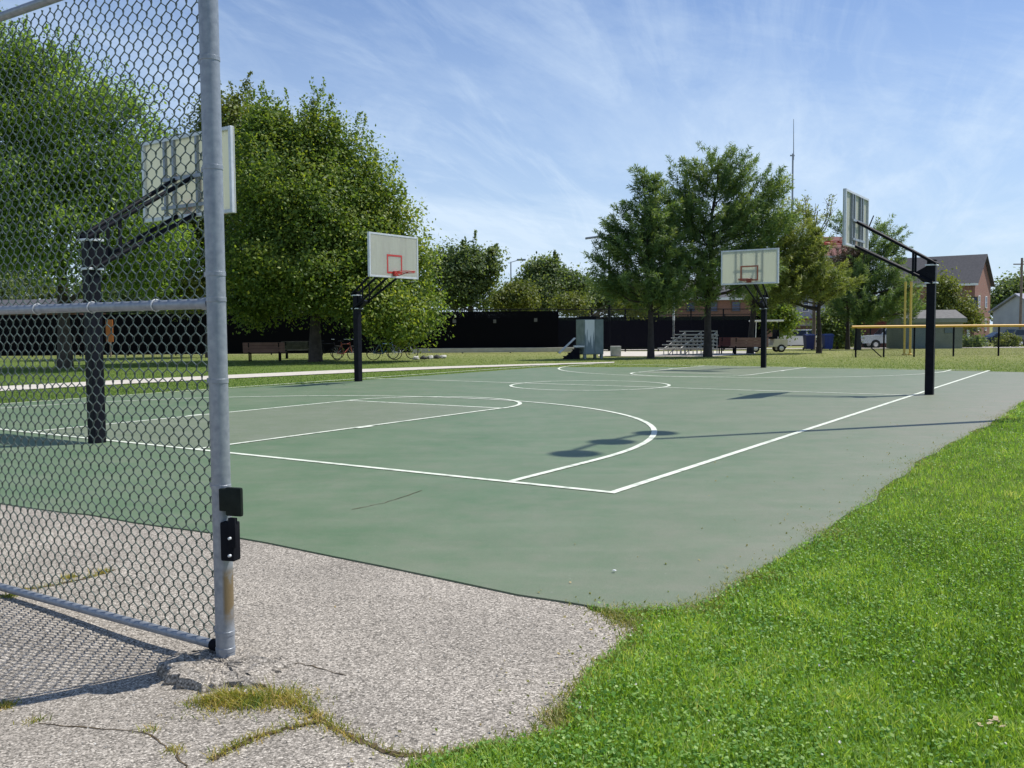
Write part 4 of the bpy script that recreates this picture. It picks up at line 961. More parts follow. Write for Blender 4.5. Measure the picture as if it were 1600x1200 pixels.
# ------------------------------------------------------------------ bleachers, benches
YB = 43.6 * S; bl0 = gp(1028, YB)
bl = thing('bleachers', bl0, 'low aluminium bleachers with rising plank rows under the pines', 'bleachers')
bv = Vector((0.56, 0.83, 0))
for k in range(6):
    p = bl0 + bv * (0.55 * k) + Vector((0, 0, 0.40 + 0.17 * k)); lw = 2.85 - 0.17 * k
    MB().box(p + Vector((lw / 2, 0, 0)), (lw, 0.26, 0.045), None, 0.005).build('seat', 'bleach', bl)
    if k: MB().box(p + Vector((lw / 2, -0.28, -0.22)), (lw, 0.24, 0.04), None, 0.005).build('footboard', 'bleach', bl)
for f in (0.3, 1.15, 2.0):
    m_ = MB(); A_, B_ = bl0 + Vector((f, 0, 0.03)), bl0 + Vector((f, 0, 0.03)) + bv * 2.75
    m_.tube([A_, B_], 0.03, 6); m_.tube([A_ + Vector((0, 0, .34)), B_ + Vector((0, 0, 1.18))], 0.03, 6)
    for k in range(6):
        q = bl0 + Vector((f, 0, 0)) + bv * (0.55 * k); m_.tube([q, q + Vector((0, 0, 0.37 + 0.17 * k))], 0.025, 6)
    m_.tube([A_ + bv * 0.55, B_ + Vector((0, 0, 1.0))], 0.02, 6)
    m_.build('support_frame', 'bleach', bl)
sc_ = MB().box(gp(962, YB) + Vector((0, 0, .28)), (0.5, 0.5, 0.5), None, 0.02).build('concrete_block', 'stone'); tag(sc_, 'squat pale concrete block between the grey cabinet and the bleachers', 'block')

def bench(loc, yaw, label, m='wood', group='wooden park benches', w=1.95):
    t = thing('park_bench', loc, label, 'bench', group); A = axes(yaw); loc = Vector(loc)
    P = lambda f, s, z: loc + A[0] * f + A[1] * s + Vector((0, 0, z))
    b = MB(); 
    for z in (0.53, 0.68, 0.83): b.box(P(0, -0.20 - (z - .5) * 0.12, z), (w, 0.05, 0.142), A, 0.008)
    b.build('backrest', m, t)
    b = MB()
    for s_ in (-0.10, 0.05, 0.20): b.box(P(0.0, s_, 0.43), (w, 0.14, 0.045), A, 0.006)
    b.build('seat', m, t)
    for f in (-w * 0.36, w * 0.36):
        l_ = MB(); l_.tube([P(f, 0.22, 0), P(f, 0.22, 0.41)], 0.035, 8); l_.tube([P(f, -0.16, 0), P(f, -0.17, 0.45), P(f, -0.26, 0.88)], 0.035, 8); l_.box(P(f, 0.03, 0.385), (0.06, 0.46, 0.05), A)
        l_.build('leg', 'black_dull', t)
    return t
bench(gp(413, 40.5 * S), math.radians(4), 'brown park bench seen from behind in the shade, right of the tall fence post')
bench(gp(1170, 44.6 * S), math.radians(-3), 'reddish-brown park bench beside the far hoop pole')
bench(gp(1137, 46.6 * S), math.radians(6), 'dark red bench between the bleachers and the far hoop', 'redroof', w=1.1)
bench(gp(465, 44.0 * S), math.radians(4), 'grey weathered bench deep in the shade of the huge tree', 'stone_dark', w=1.6)

# ------------------------------------------------------------------ bicycles and stones by the path
def bicycle(loc, yaw, label, m):
    t = thing('bicycle', loc, label, 'bicycle', 'bicycles parked under the tree'); A = axes(yaw); loc = Vector(loc)
    P = lambda f, z, s=0.0: loc + A[0] * f + A[1] * s + Vector((0, 0, z))
    for f in (-0.52, 0.52):
        w = MB().tube([P(f + 0.33 * math.cos(q), 0.34 + 0.33 * math.sin(q)) for q in np.linspace(0, 2 * math.pi, 25)[:-1]], 0.022, 6, closed=True).build('wheel', 'rubber', t, True)
        sp = MB()
        for q in np.linspace(0, math.pi, 7)[:-1]: sp.tube([P(f - 0.32 * math.cos(q), 0.34 - 0.32 * math.sin(q)), P(f + 0.32 * math.cos(q), 0.34 + 0.32 * math.sin(q))], 0.004, 4)
        sp.build('spokes', 'chrome', w)
    fr = MB(); bb, hd, se = P(-0.08, 0.30), P(0.36, 0.78), P(-0.22, 0.78)
    for a, b in ((bb, P(0.40, 0.66)), (se, hd), (bb, P(-0.25, 0.88)), (bb, P(-0.52, 0.34)), (se, P(-0.52, 0.34)), (P(0.35, 0.85), P(0.52, 0.34))): fr.tube([a, b], 0.022, 6)
    fr.build('frame', m, t)
    MB().box(P(-0.27, 0.92), (0.26, 0.14, 0.06), A, 0.02).build('saddle', 'rubber', t)
    MB().tube([P(0.28, 1.0, -0.3), P(0.36, 1.0, -0.12), P(0.36, 0.98), P(0.36, 1.0, 0.12), P(0.28, 1.0, 0.3)], 0.015, 6).build('handlebar', 'chrome', t)
    return t
bicycle(gp(600, 41.0 * S), 0.25, 'blue bicycle parked just right of the hoop with the red square', 'bikeblue')
bicycle(gp(538, 41.5 * S), 1.0, 'red bicycle parked just left of the hoop pole with the red square', 'rim')
bicycle(gp(510, 42.5 * S), 0.3, 'dark bicycle left of the red one under the huge tree', 'black')
bicycle(gp(628, 42.5 * S), -0.3, 'silver bicycle at the right end of the bicycles under the tree', 'alu')
rr = random.Random(21)
for i, (px, py, m, lab) in enumerate(((650, 562, 'stone', 'leftmost pale stone in the row beside the path'), (662, 561.5, 'stone_dark', 'dark stone second in the row beside the path'), (672, 561, 'stone', 'pale stone in the middle of the row beside the path'), (682, 560.5, 'stone_dark', 'dark stone fourth in the row beside the path'), (692, 560, 'stone', 'rightmost pale stone in the row beside the path'))):
    bm = bmesh.new(); bmesh.ops.create_icosphere(bm, subdivisions=2, radius=0.14); c = G(px, py)
    for v in bm.verts: v.co = c + Vector((v.co.x * 1.3, v.co.y, v.co.z * 0.8 + 0.07)) * (1 + 0.3 * rr.random())  if False else c + Vector((v.co.x * 1.3, v.co.y, v.co.z * 0.8 + 0.07)) + Vector((rr.uniform(-.03, .03),) * 3)
    me = bpy.data.meshes.new('stone'); bm.to_mesh(me); bm.free(); me.materials.append(M[m]); o = bpy.data.objects.new('stone', me); COL.objects.link(o); tag(o, lab, 'stone', 'stones beside the path')

# ------------------------------------------------------------------ golf cart and bins
gc = gp(1197, 50 * S); cart = thing('golf_cart', gc, 'golf cart with a white roof and cream body, behind the far hoop pole', 'golf cart')
q_ = lambda x, y, z: gc + Vector((x, y, z))
MB().box(q_(0, 0, 1.83), (1.75, 1.15, 0.10), None, 0.03).build('roof', 'white', cart)
for x in (-0.75, 0.62):
    for y in (-0.5, 0.5): MB().tube([q_(x, y, 0.6), q_(x * 0.95, y, 1.8)], 0.022, 6).build('roof_post', 'white' if x < 0 else 'black', cart)
bd_ = MB(); bd_.prism([q_(-1.1, -0.55, 0.32), q_(1.1, -0.55, 0.32), q_(1.12, -0.55, 0.72), q_(0.35, -0.55, 0.78), q_(0.25, -0.55, 0.42), q_(-0.5, -0.55, 0.42), q_(-0.7, -0.55, 0.85), q_(-1.05, -0.55, 0.78)], (0, 1.1, 0)); bd_.build('body', 'cream', cart)
MB().box(q_(0.3, 0, 0.84), (0.5, 1.0, 0.12), None, 0.03).build('seat', 'black_dull', cart); MB().box(q_(0.55, 0, 1.1), (0.1, 1.0, 0.42), None, 0.03).build('seat_back', 'black_dull', cart)
MB().tube([q_(-0.6, -0.2, 0.8), q_(-0.35, -0.2, 1.05)], 0.02, 6).build('steering_column', 'black', cart)
def wheel(c, r, w, parent, axis=Vector((0, 1, 0))):
    ax = axis.normalized(); X = Vector((0, 0, 1)); Y_ = ax.cross(X)
    t = MB().lathe(c, [(r * .55, -w / 2), (r * .92, -w / 2), (r, -w * .3), (r, w * .3), (r * .92, w / 2), (r * .55, w / 2)], 20, (X, Y_, ax)).build('wheel', 'rubber', parent, True)
    MB().lathe(c, [(r * .2, -w * .54), (r * .56, -w * .50), (r * .56, w * .50), (r * .2, w * .54)], 14, (X, Y_, ax)).build('rim', 'chrome', t, True)
for x in (-0.75, 0.75):
    for y in (-0.5, 0.5): wheel(q_(x, y, 0.23), 0.23, 0.18, cart)
def bin_(loc, m, label):
    t = thing('wheeled_bin', loc, label, 'bin', 'wheeled bins by the thin pine'); loc = Vector(loc); P = lambda x, y, z: loc + Vector((x, y, z))
    b = MB(); b.add([P(-.24, -.26, .08), P(.24, -.26, .08), P(.24, .24, .08), P(-.24, .24, .08), P(-.30, -.34, .95), P(.30, -.34, .95), P(.30, .33, .95), P(-.30, .33, .95)], [(3, 2, 1, 0), (4, 5, 6, 7), (0, 1, 5, 4), (1, 2, 6, 5), (2, 3, 7, 6), (3, 0, 4, 7)]); b.build('body', m, t)
    MB().prism([P(-.33, -.38, .95), P(-.33, .37, .95), P(-.33, .34, 1.03), P(-.33, 0, 1.08), P(-.33, -.36, 1.0)], (0.66, 0, 0)).build('lid', m, t)
    for s_ in (-1, 1): wheel(P(s_ * .27, .28, .10), .10, .05, t, Vector((1, 0, 0)))
    MB().tube([P(-.25, .40, .93), P(.25, .40, .93)], .018, 6).build('handle', 'black', t)
bin_(gp(1264, 56 * S), 'navy_bin', 'dark navy wheeled bin left of the thin pine trunk'); bin_(gp(1293, 56 * S), 'blue_bin', 'bright blue wheeled bin right of the thin pine trunk')

# ------------------------------------------------------------------ outfield fence with yellow cap, foul poles
of0, of1 = gp(1331, 39.5 * S), gp(1700, 40.5 * S); of = thing('outfield_fence', of0, 'low wire outfield fence with a bright yellow cap rail', 'fence'); HF = 1.42
dl = (of1 - of0)
for i, px in enumerate((1331, 1376, 1425, 1489, 1563, 1640, 1700)):
    f = (gp(px, 40 * S).x - of0.x) / dl.x; p = of0 + dl * f; MB().tube([p - Vector((0, 0, .1)), p + Vector((0, 0, HF - .02))], 0.04, 8).build('post', 'black_dull', of, True)
MB().tube([of0 + Vector((0, 0, HF)), of0 + dl * .5 + Vector((0, 0, HF + .01)), of1 + Vector((0, 0, HF))], 0.062, 10).build('cap_rail', 'yellow', of, True)
uvsheet('wire_mesh', of0, of1, 0.04, HF, 'chainmesh', of)
p = of0 + dl * 0.125; MB().tube([p - Vector((0.55, 0, -.5)), p], 0.025, 6).build('brace', 'black_dull', of)
for px, lab in ((1413.5, 'left one of the two yellow foul poles behind the yellow-capped fence'), (1422.5, 'right one of the two yellow foul poles behind the yellow-capped fence')):
    b = gp(px, 42 * S); t = thing('foul_pole', b, lab, 'pole', 'pair of yellow foul poles'); tz = D(px, 440, 42 * S).z
    MB().tube([b - Vector((0, 0, .1)), Vector((b.x, b.y, tz))], 0.055, 10).build('pole', 'yellow2', t, True); MB().lathe(b, [(0.12, 0), (0.12, 0.06), (0.06, 0.09)], 12).build('base_collar', 'yellow2', t)

# ------------------------------------------------------------------ buildings
def window(c, w, h_, A, parent, fm='white', gm='winblue'):
    f = MB(); t = 0.09
    f.box(c + Vector((0, 0, h_ / 2)), (w + 2 * t, 0.12, t), A); f.box(c - Vector((0, 0, h_ / 2)), (w + 2 * t, 0.14, t), A)
    for s_ in (-1, 1): f.box(c + A[0] * (s_ * (w / 2 + t / 2)), (t, 0.12, h_ - t), A)
    f.box(c, (w, 0.06, 0.05), A)
    o = f.build('window', fm, parent); MB().box(c + A[1] * 0.015, (w, 0.05, h_), A).build('pane', gm, o); return o
def house(name, px0, px1, Y, dep, eave, ridge, label, wall, roof, yaw=0.0, wins=(), over=0.3, along=True, pitchgap=0.0, trim='white'):
    a, b = gp(px0, Y), gp(px1, Y); z0 = a.z; c = Vector(((a.x + b.x) / 2, Y, z0)); w = b.x - a.x; A = axes(yaw)
    t = thing(name, c, label, 'building'); P = lambda x, y, z: c + A[0] * x + A[1] * y + Vector((0, 0, z))
    m_ = MB()
    if along: prof = [(0, 0), (dep, 0), (dep, eave), (dep / 2, ridge), (0, eave)]; m_.prism([P(-w / 2, y, z) for y, z in prof], A[0] * w)
    else: prof = [(-w / 2, 0), (w / 2, 0), (w / 2, eave), (0, ridge), (-w / 2, eave)]; m_.prism([P(x, 0, z) for x, z in prof], A[1] * dep)
    m_.build('wall', wall, t)
    th = 0.18
    r_ = MB()
    if along:
        sl = (ridge - eave) / (dep / 2)
        for y0, y1 in ((-over, dep / 2), (dep + over, dep / 2)):
            za = eave - sl * over + 0.06; zb = ridge + 0.06
            r_.prism([P(-w / 2 - over, y0, za), P(-w / 2 - over, y1, zb), P(-w / 2 - over, y1, zb + th), P(-w / 2 - over, y0, za + th)], A[0] * (w + 2 * over))
    else:
        sl = (ridge - eave) / (w / 2)
        for x0 in (-1, 1):
            za = eave - sl * over + 0.06
            r_.prism([P(x0 * (w / 2 + over), -over, za), P(0, -over, ridge + 0.06), P(0, -over, ridge + 0.06 + th), P(x0 * (w / 2 + over), -over, za + th)], A[1] * (dep + 2 * over))
    r_.build('roof', roof, t)
    if along: MB().box(P(0, -over - 0.03, eave - (ridge - eave) / (dep / 2) * over + 0.08), (w + 2 * over, 0.05, 0.28), A).build('gutter', trim, t)
    for x, z, ww, hh in wins: window(P(x, -0.03, z), ww, hh, A, t)
    return t, P, A, w
YH = 112 * S
zg = lambda Y: terr(0, Y)
def hz_at(py, px, Y): return D(px, py, Y).z - zg(Y)
hs, P, A, w = house('brick_house', 1392, 1516, YH, 9.5, hz_at(443, 1500, YH), hz_at(404, 1500, YH + 5), 'two-storey brick house with a dark gable roof beyond the outfield fence', 'brick', 'shingle', yaw=math.radians(-38), over=0.45)
for x, z in ((2.6, 2.1), (5.0, 2.1), (2.6, 5.0), (5.0, 5.0)): window(P(x, -0.03, z), 1.0, 1.5, A, hs, 'brownwall')
for y in (2.4, 6.6):
    for z in (2.2, 5.2): window(P(w / 2 + 0.03, y, z), 0.9, 1.5, (A[1], -A[0], A[2]), hs)
MB().box(P(w / 2 - .4, -1.3, 1.4), (0.3, 0.3, 2.8), A).build('porch_column', 'white', hs); MB().box(P(w / 2 - 1.4, -1.0, 2.9), (3.4, 1.9, 0.2), A).build('porch_roof', 'white', hs)
YW = 100 * S
hs, P, A, w = house('pale_house', 1622, 1790, YW, 9, hz_at(486, 1570, YW), hz_at(462, 1570, YW + 4.5), 'low pale house with a whitish roof at the far right', 'palewall', 'paleroof', yaw=math.radians(8), over=0.4)
for x in (-5.2, -3.0, -0.6, 2.0): window(P(x, -0.03, 1.7), 1.1, 1.3, A, hs)
MB().box(P(-4.6, -0.03, 1.15), (1.0, 0.08, 2.2), A).build('door', 'brownwall', hs)
YQ = 96 * S
hs, P, A, w = house('small_house', 1222, 1332, YQ, 8, hz_at(455, 1260, YQ), hz_at(420, 1260, YQ + 4), 'pale two-storey house with paired blue windows behind the blue bins', 'palewall', 'shingle', wins=((-2.0 + 0.6, hz_at(476, 1255, YQ), 0.62, 1.5), (-0.55 + 0.45, hz_at(476, 1265, YQ), 0.62, 1.5)))
MB().box(P(-2.85, -0.06, hz_at(478, 1242, YQ)), (0.75, 0.1, 3.4), A).build('side_shutter', 'brownwall', hs); MB().box(P(-1.6, -0.8, hz_at(499, 1250, YQ)), (5.0, 1.6, 0.18), A).build('porch_roof', 'redroof', hs)
MB().box(P(-1.9, -0.06, 1.1), (2.6, 0.1, 2.2), A).build('porch_wall', 'brownwall', hs)
for x in (-3.4, 0.5): MB().box(P(x, -1.45, 1.2), (0.16, 0.16, 2.4), A).build('porch_column', 'white', hs)
YR = 90 * S
hs, P, A, w = house('brick_building', 1040, 1212, YR, 9, hz_at(466, 1130, YR), hz_at(440, 1130, YR + 4.5), 'red brick building half hidden by the pine trunks', 'brick', 'shingle')
for x in (-3.2, -0.8, 1.6, 4.0): window(P(x, -0.03, hz_at(479, 1130, YR)), 0.8, 1.0, A, hs, 'brownwall')
YV = 125 * S
house('tall_house', 1268, 1352, YV, 9, hz_at(400, 1300, YV), hz_at(372, 1300, YV + 4), 'tall house whose dark red roof shows through the pines by the bare tree', 'brownwall', 'redroof', trim='palewall')
YS = 60 * S
hs, P, A, w = house('equipment_shed', 1412, 1504, YS, 3.0, hz_at(501, 1470, YS), hz_at(490, 1470, YS + 1.5), 'olive-grey equipment shed with a low grey roof behind the outfield fence', 'shed', 'roofgrey', over=0.2, trim='shed')
MB().box(P(-1.0, -0.03, 0.98), (0.9, 0.06, 1.9), A).build('door', 'shed_blue', hs); MB().box(P(1.1, -0.03, 1.35), (0.6, 0.05, 0.5), A).build('vent', 'shed_blue', hs)
MB().box(P(-w / 2 + 0.35, -0.03, 0.95), (0.6, 0.05, 1.9), A).build('side_panel', 'shed_blue', hs)
YD = 76 * S; da = gp(1352, YD); db = gp(1412, YD); dg = thing('dugout', da, 'open dugout with a flat grey roof and dark red back, behind the pickup', 'dugout')
c = (da + db) / 2; MB().box(c + Vector((0, 0, hz_at(492, 1380, YD))), ((db - da).length + .6, 2.6, 0.28)).build('roof', 'roofgrey', dg)
MB().box(c + Vector((0, 1.1, hz_at(492, 1380, YD) / 2 - .1)), ((db - da).length, 0.2, hz_at(492, 1380, YD) - .25)).build('back_wall', 'redroof', dg)
for f in (0.02, 0.5, 0.98): MB().tube([da.lerp(db, f) + Vector((0, -1.0, 0)), da.lerp(db, f) + Vector((0, -1.0, hz_at(492, 1380, YD) - .14))], 0.06, 8).build('post', 'black_dull', dg)
YX = 60 * S
hs, P, A, w = house('brick_hut', -160, 118, YX, 5, hz_at(486, 60, YX), hz_at(474, 60, YX + 2.5), 'low red-brown brick hut under the leafy tree behind the chain-link fence', 'brick', 'shingle', over=0.4)
for x in (1.0, 3.4): window(P(x, -0.03, 1.3), 0.9, 0.8, A, hs)
osn = gp(172, 50 * S); t = thing('orange_sign', osn, 'narrow orange sign post under the trees, behind the nearest hoop', 'sign')
MB().tube([osn, osn + Vector((0, 0, 2.2))], 0.05, 8).build('post', 'woodpole', t); MB().box(osn + Vector((0, -.07, 1.55)), (0.42, 0.04, 1.3), None, 0.01).build('panel', 'orange', t)

# ------------------------------------------------------------------ vehicles
def car(loc, yaw, label, paint, kind='suv'):
    t = thing('parked_car' if kind != 'pickup' else 'pickup_truck', loc, label, 'car' if kind != 'pickup' else 'pickup', 'vehicles in the parking lot'); A = axes(yaw); loc = Vector(loc)
    P = lambda x, y, z: loc + A[0] * x + A[1] * y + Vector((0, 0, z))
    if kind == 'suv': L, Wd, low, belt = 4.6, 1.85, [(-2.3, .35), (2.3, .35), (2.32, .75), (2.2, .98), (1.2, 1.08), (-2.15, 1.10), (-2.32, .85)], [(1.15, 1.06), (.45, 1.62), (-1.75, 1.66), (-2.15, 1.08)]
    elif kind == 'sedan': L, Wd, low, belt = 4.6, 1.8, [(-2.3, .32), (2.3, .32), (2.3, .65), (2.1, .80), (1.1, .92), (-1.5, .95), (-2.2, .92), (-2.32, .7)], [(1.0, .9), (.3, 1.38), (-.9, 1.40), (-1.7, .94)]
    else: L, Wd, low, belt = 5.6, 1.95, [(-2.8, .45), (2.8, .45), (2.82, .9), (2.7, 1.08), (1.3, 1.15), (.3, 1.17), (-2.75, 1.17), (-2.82, .9)], [(1.25, 1.13), (.65, 1.80), (-.75, 1.84), (-1.0, 1.15)]
    def loft(prof, w0, w1, z0, z1):
        vs, n = [], len(prof)
        for s_ in (-1, 1):
            for x, z in prof:
                k = (z - z0) / (z1 - z0); vs.append(P(x, s_ * (w0 + (w1 - w0) * k) / 2, z))
        return MB().add(vs, [tuple(range(n)), tuple(range(2 * n - 1, n - 1, -1))] + [(i, (i + 1) % n, n + (i + 1) % n, n + i) for i in range(n)])
    zt = max(z for x, z in belt)
    b = loft(low, Wd, Wd * .97, .35, 1.15).build('body', paint, t)
    loft(belt, Wd * .95, Wd * .74, 1.0, zt).build('cabin', paint, t)
    xs_ = [p[0] for p in belt]; k0 = belt[1][0]; k1 = belt[2][0]; zb = belt[0][1] + .05
    def side(x0, x1, x2, x3):
        for s_ in (-1, 1):
            f = lambda z: s_ * (Wd * .95 + (Wd * .74 - Wd * .95) * (z - 1.0) / (zt - 1.0)) / 2 + s_ * .012
            zt2 = zt - .10; MB().prism([P(x0, f(zb), zb), P(x1, f(zb), zb), P(x2, f(zt2), zt2), P(x3, f(zt2), zt2)], A[1] * (-s_ * 0.02)).build('side_window', 'glass', t)
    midx = (k0 + k1) / 2
    side(midx + .05, xs_[0] - .18, k0 - .02, midx + .05); side(xs_[3] + .18, midx - .06, midx - .06, k1 + .06)
    def scr(pa, pb, name):
        (xa, za), (xb, zb_) = pa, pb; d = Vector((xb - xa, zb_ - za)); nn = Vector((d.y, -d.x)).normalized() * .015 * (1 if xa > 0 else -1)
        a = Vector((xa, za)) + d * .12; c = Vector((xa, za)) + d * .88
        h = lambda z: (Wd * .95 + (Wd * .74 - Wd * .95) * (z - 1.0) / (zt - 1.0)) / 2 - .09
        MB().prism([P(a.x + nn.x, -h(a.y), a.y + nn.y), P(a.x + nn.x, h(a.y), a.y + nn.y), P(c.x + nn.x, h(c.y), c.y + nn.y), P(c.x + nn.x, -h(c.y), c.y + nn.y)], A[0] * (-nn.x) + Vector((0, 0, -nn.y))).build(name, 'glass', t)
    scr(belt[0], belt[1], 'windscreen'); scr(belt[3], belt[2], 'rear_window')
    if kind == 'pickup': MB().box(P(-1.9, 0, 1.172), (1.55, 1.6, 0.02), A).build('bed_liner', 'black_dull', t)
    wb = L * .30; r = .35 if kind != 'sedan' else .32
    for x in (-wb, wb):
        for s_ in (-1, 1):
            wheel(P(x, s_ * (Wd / 2 - .08), r), r, .22, t, A[1]); MB().lathe(P(x, s_ * (Wd / 2 - .02), r), [(r * 1.16, -.012), (r * 1.16, .03)], 18, (Vector((0, 0, 1)), A[1].cross(Vector((0, 0, 1))), A[1])).build('wheel_arch', 'black_dull', t)
    for s_ in (-1, 1):
        MB().box(P(L / 2 - .03, s_ * Wd * .36, .75), (.10, .34, .14), A, .02).build('headlight', 'lampclear', t); MB().box(P(-L / 2 + .02, s_ * Wd * .40, .85), (.08, .22, .2), A, .02).build('taillight', 'lampred', t)
        MB().box(P(belt[0][0] - .25, s_ * (Wd / 2 + .08), 1.02), (.12, .18, .12), A, .02).build('mirror', paint, t)
    MB().box(P(L / 2, 0, .45), (.12, Wd * .9, .16), A, .03).build('bumper', 'black_dull', t); MB().box(P(-L / 2, 0, .48), (.12, Wd * .9, .16), A, .03).build('bumper', 'black_dull', t)
    return t
car(gp(1246, 72 * S), math.radians(172), 'white car parked beside the dark navy bin', 'carwhite', 'suv')
car(gp(1393, 74 * S), math.radians(178), 'silver pickup truck behind the yellow-capped fence, left of the shed', 'carsilver', 'pickup')
car(gp(1560, 82 * S), math.radians(176), 'dark blue car parked right of the brick house', 'cardark', 'sedan')
car(gp(1608, 80 * S), math.radians(4), 'dark grey car cut off by the right edge of the picture', 'cargrey', 'suv')
def shrub(px, Y, r, lab, m='leaf_far', seed=1):
    b = gp(px, Y); t = thing('shrub', b, lab, 'shrub'); rng = np.random.default_rng(seed); lb_ = [(np.array(b) + np.array([0, 0, r * .6]), np.array([r * 1.5, r, r * .75]))]
    V, T, _ = crown(rng, lb_, 45, 40, .2, .6, .22, .4); np_mesh('foliage', V, 4, m, T, t); MB().tube([b - Vector((0, 0, .1)), b + Vector((0, 0, r * .8))], [.06, .03], 6).build('stem', 'bark', t)
shrub(1520, 70 * S, .75, 'dark low shrub right of the equipment shed', 'leaf_far', 31); shrub(1572, 72 * S, .8, 'pale green shrub in front of the dark blue car', 'leaf_yellow', 32); shrub(1318, 66 * S, .9, 'yellowish shrub left of the outfield fence end', 'leaf_yellow', 33)

# ------------------------------------------------------------------ poles, lamps, mast
def post(name, px, Y, py, r, m, label, cat='post', r2=None):
    b = gp(px, Y); z = D(px, py, Y).z; t = thing(name, b, label, cat); MB().tube([b - Vector((0, 0, .2)), Vector((b.x, b.y, z))], [r, r2 or r], 10).build('pole', m, t, True); return t, Vector((b.x, b.y, z))
t, tp = post('street_lamp', 952, 62 * S, 372, .11, 'black_dull', 'street lamp whose flat head reaches out left of the leftmost pine', 'street lamp', .06)
e = D(930, 371, 62 * S); MB().tube([tp - Vector((0, 0, .1)), tp.lerp(e, .5) + Vector((0, 0, .05)), e], .035, 6).build('arm', 'black_dull', t); MB().box(e + Vector((-.15, 0, 0)), (1.15, .35, .14), (Vector((.99, 0, .12)).normalized(), Vector((0, 1, 0)), Vector((-.12, 0, .99)).normalized()), .04).build('lamp_head', 'galv', t)
t, tp = post('street_lamp', 799, 76 * S, 409, .09, 'galv', 'small distant street lamp between the two trees above the black fence', 'street lamp', .05)
e = D(811, 406, 76 * S); MB().tube([tp - Vector((0, 0, .05)), e], .03, 6).build('arm', 'galv', t); MB().box(e + Vector((.2, 0, 0)), (.8, .3, .16), None, .04).build('lamp_head', 'galv', t)
t, tp = post('antenna_mast', 1236, 100 * S, 240, .14, 'galv', 'slim grey antenna mast rising high above the pines', 'antenna mast', .10)
p2 = D(1240, 186, 100 * S); MB().tube([D(1240, 250, 100 * S), p2], [.06, .03], 6).build('whip', 'galv', t); MB().box(D(1238, 243, 100 * S), (.5, .15, .15)).build('bracket', 'galv', t)
t, tp = post('utility_pole', 1594, 95 * S, 403, .16, 'woodpole', 'wooden utility pole at the far right edge', 'utility pole', .12)
MB().box(tp + Vector((0, -.12, -.7)), (2.0, .1, .12)).build('crossarm', 'woodpole', t)
for px, py, lab in ((1052.5, 460, 'white post rising above the thin screen between the two left pines'), (1107.5, 462, 'white post directly behind the trunk of the tallest pine')):
    t, tp = post('white_post', px, 58 * S, py, .075, 'white', lab); MB().lathe(tp, [(.09, -.02), (.09, .03), (.04, .06)], 10).build('cap', 'white', t)

# ------------------------------------------------------------------ grass, clover and weeds
def height_np(x, y): return np.array([terr(a, b) for a, b in zip(x, y)])
def blades(rng, x, y, z, hgt, wid, lean=0.55):
    n = len(x); th = rng.uniform(0, 2 * np.pi, n); ln = lean * rng.random(n) + .08; a2 = rng.uniform(0, 2 * np.pi, n)
    side = np.stack([np.cos(th), np.sin(th), np.zeros(n)], 1) * (wid / 2)[:, None]
    ld = np.stack([np.cos(a2), np.sin(a2), np.zeros(n)], 1)
    b = np.stack([x, y, z], 1); m_ = b + ld * (ln * hgt * .45)[:, None] + np.stack([0 * x, 0 * x, hgt * .6], 1); t = b + ld * (ln * hgt * 1.3)[:, None] + np.stack([0 * x, 0 * x, hgt], 1)
    q1 = np.stack([b - side, b + side, m_ + side * .8, m_ - side * .8], 1); q2 = np.stack([m_ - side * .8, m_ + side * .8, t + side * .12, t - side * .12], 1)
    return np.concatenate([q1, q2], 1).reshape(-1, 3)
rng = np.random.default_rng(99)
def sample(n, y0, y1, power):
    u = rng.random(n); y = (y0 ** (1 - power) + u * (y1 ** (1 - power) - y0 ** (1 - power))) ** (1 / (1 - power)); return y
def lawn_pts(n, y0=2.0, y1=24.0, power=1.6, mrg=0.02):
    y = sample(n, y0, y1, power); x = -0.35 + rng.random(n) * (0.62 * y + 2.6 + .35)
    k = ~inpoly(COURT_P, x - .0, y) & ~inpoly(ASPH_J, x, y); return x[k], y[k]
x, y = lawn_pts(460000); n = len(x); z = height_np(x, y) - .004
pt = 0.6 * np.sin(x * 2.1 + 1.3 * np.sin(y * 1.7)) * np.sin(y * 1.9 + x * .7) + 0.6 * np.sin(x * 7.3 + 2 * np.sin(y * 4.1)) * np.sin(y * 6.1 - x * 3.3) + 0.5 * np.sin(x * 19 + 3 * np.sin(y * 11)) * np.sin(y * 17 + x * 9)
far = np.clip(y / 9, 1, 2.2)
hg = (rng.uniform(.025, .060, n) * (1 + .25 * pt)) * np.sqrt(far); wd = rng.uniform(.0035, .0065, n) * far
bp = np.sin(x * .9 + 1.1 * np.sin(y * .8 + 1)) * np.sin(y * .7 - x * .5 + 2)
tn = np.clip(.46 + .20 * pt + .14 * bp + .2 * rng.normal(size=n), 0, 1)
g1 = np_mesh('grass', blades(rng, x, y, z, hg, wd), 4, 'blade', np.repeat(tn, 2)); tag(g1, 'short bright green lawn grass right of the court', 'grass', kind='stuff')
x, y = lawn_pts(270000, power=1.7); n = len(x); pt = np.sin(x * 1.4 + 2) * np.sin(y * 1.1 - x); k = rng.random(n) < .55 + .4 * pt; x, y = x[k], y[k]; n = len(x)
z = height_np(x, y) + rng.uniform(.018, .052, n); nr = unit(rng.normal(size=(n, 3)) * .5 + np.array([0, 0, 1])); up = unit(rng.normal(size=(n, 3))); L = rng.uniform(.010, .020, n) * np.clip(y / 8, 1, 2.2)
g2_ = np_mesh('clover', quads_for(np.stack([x, y, z], 1), nr, up, L, L * .85), 4, 'clover', np.clip(.55 + .25 * rng.normal(size=n), 0, 1)); tag(g2_, 'clover leaves mixed into the lawn right of the court', 'clover', kind='stuff')
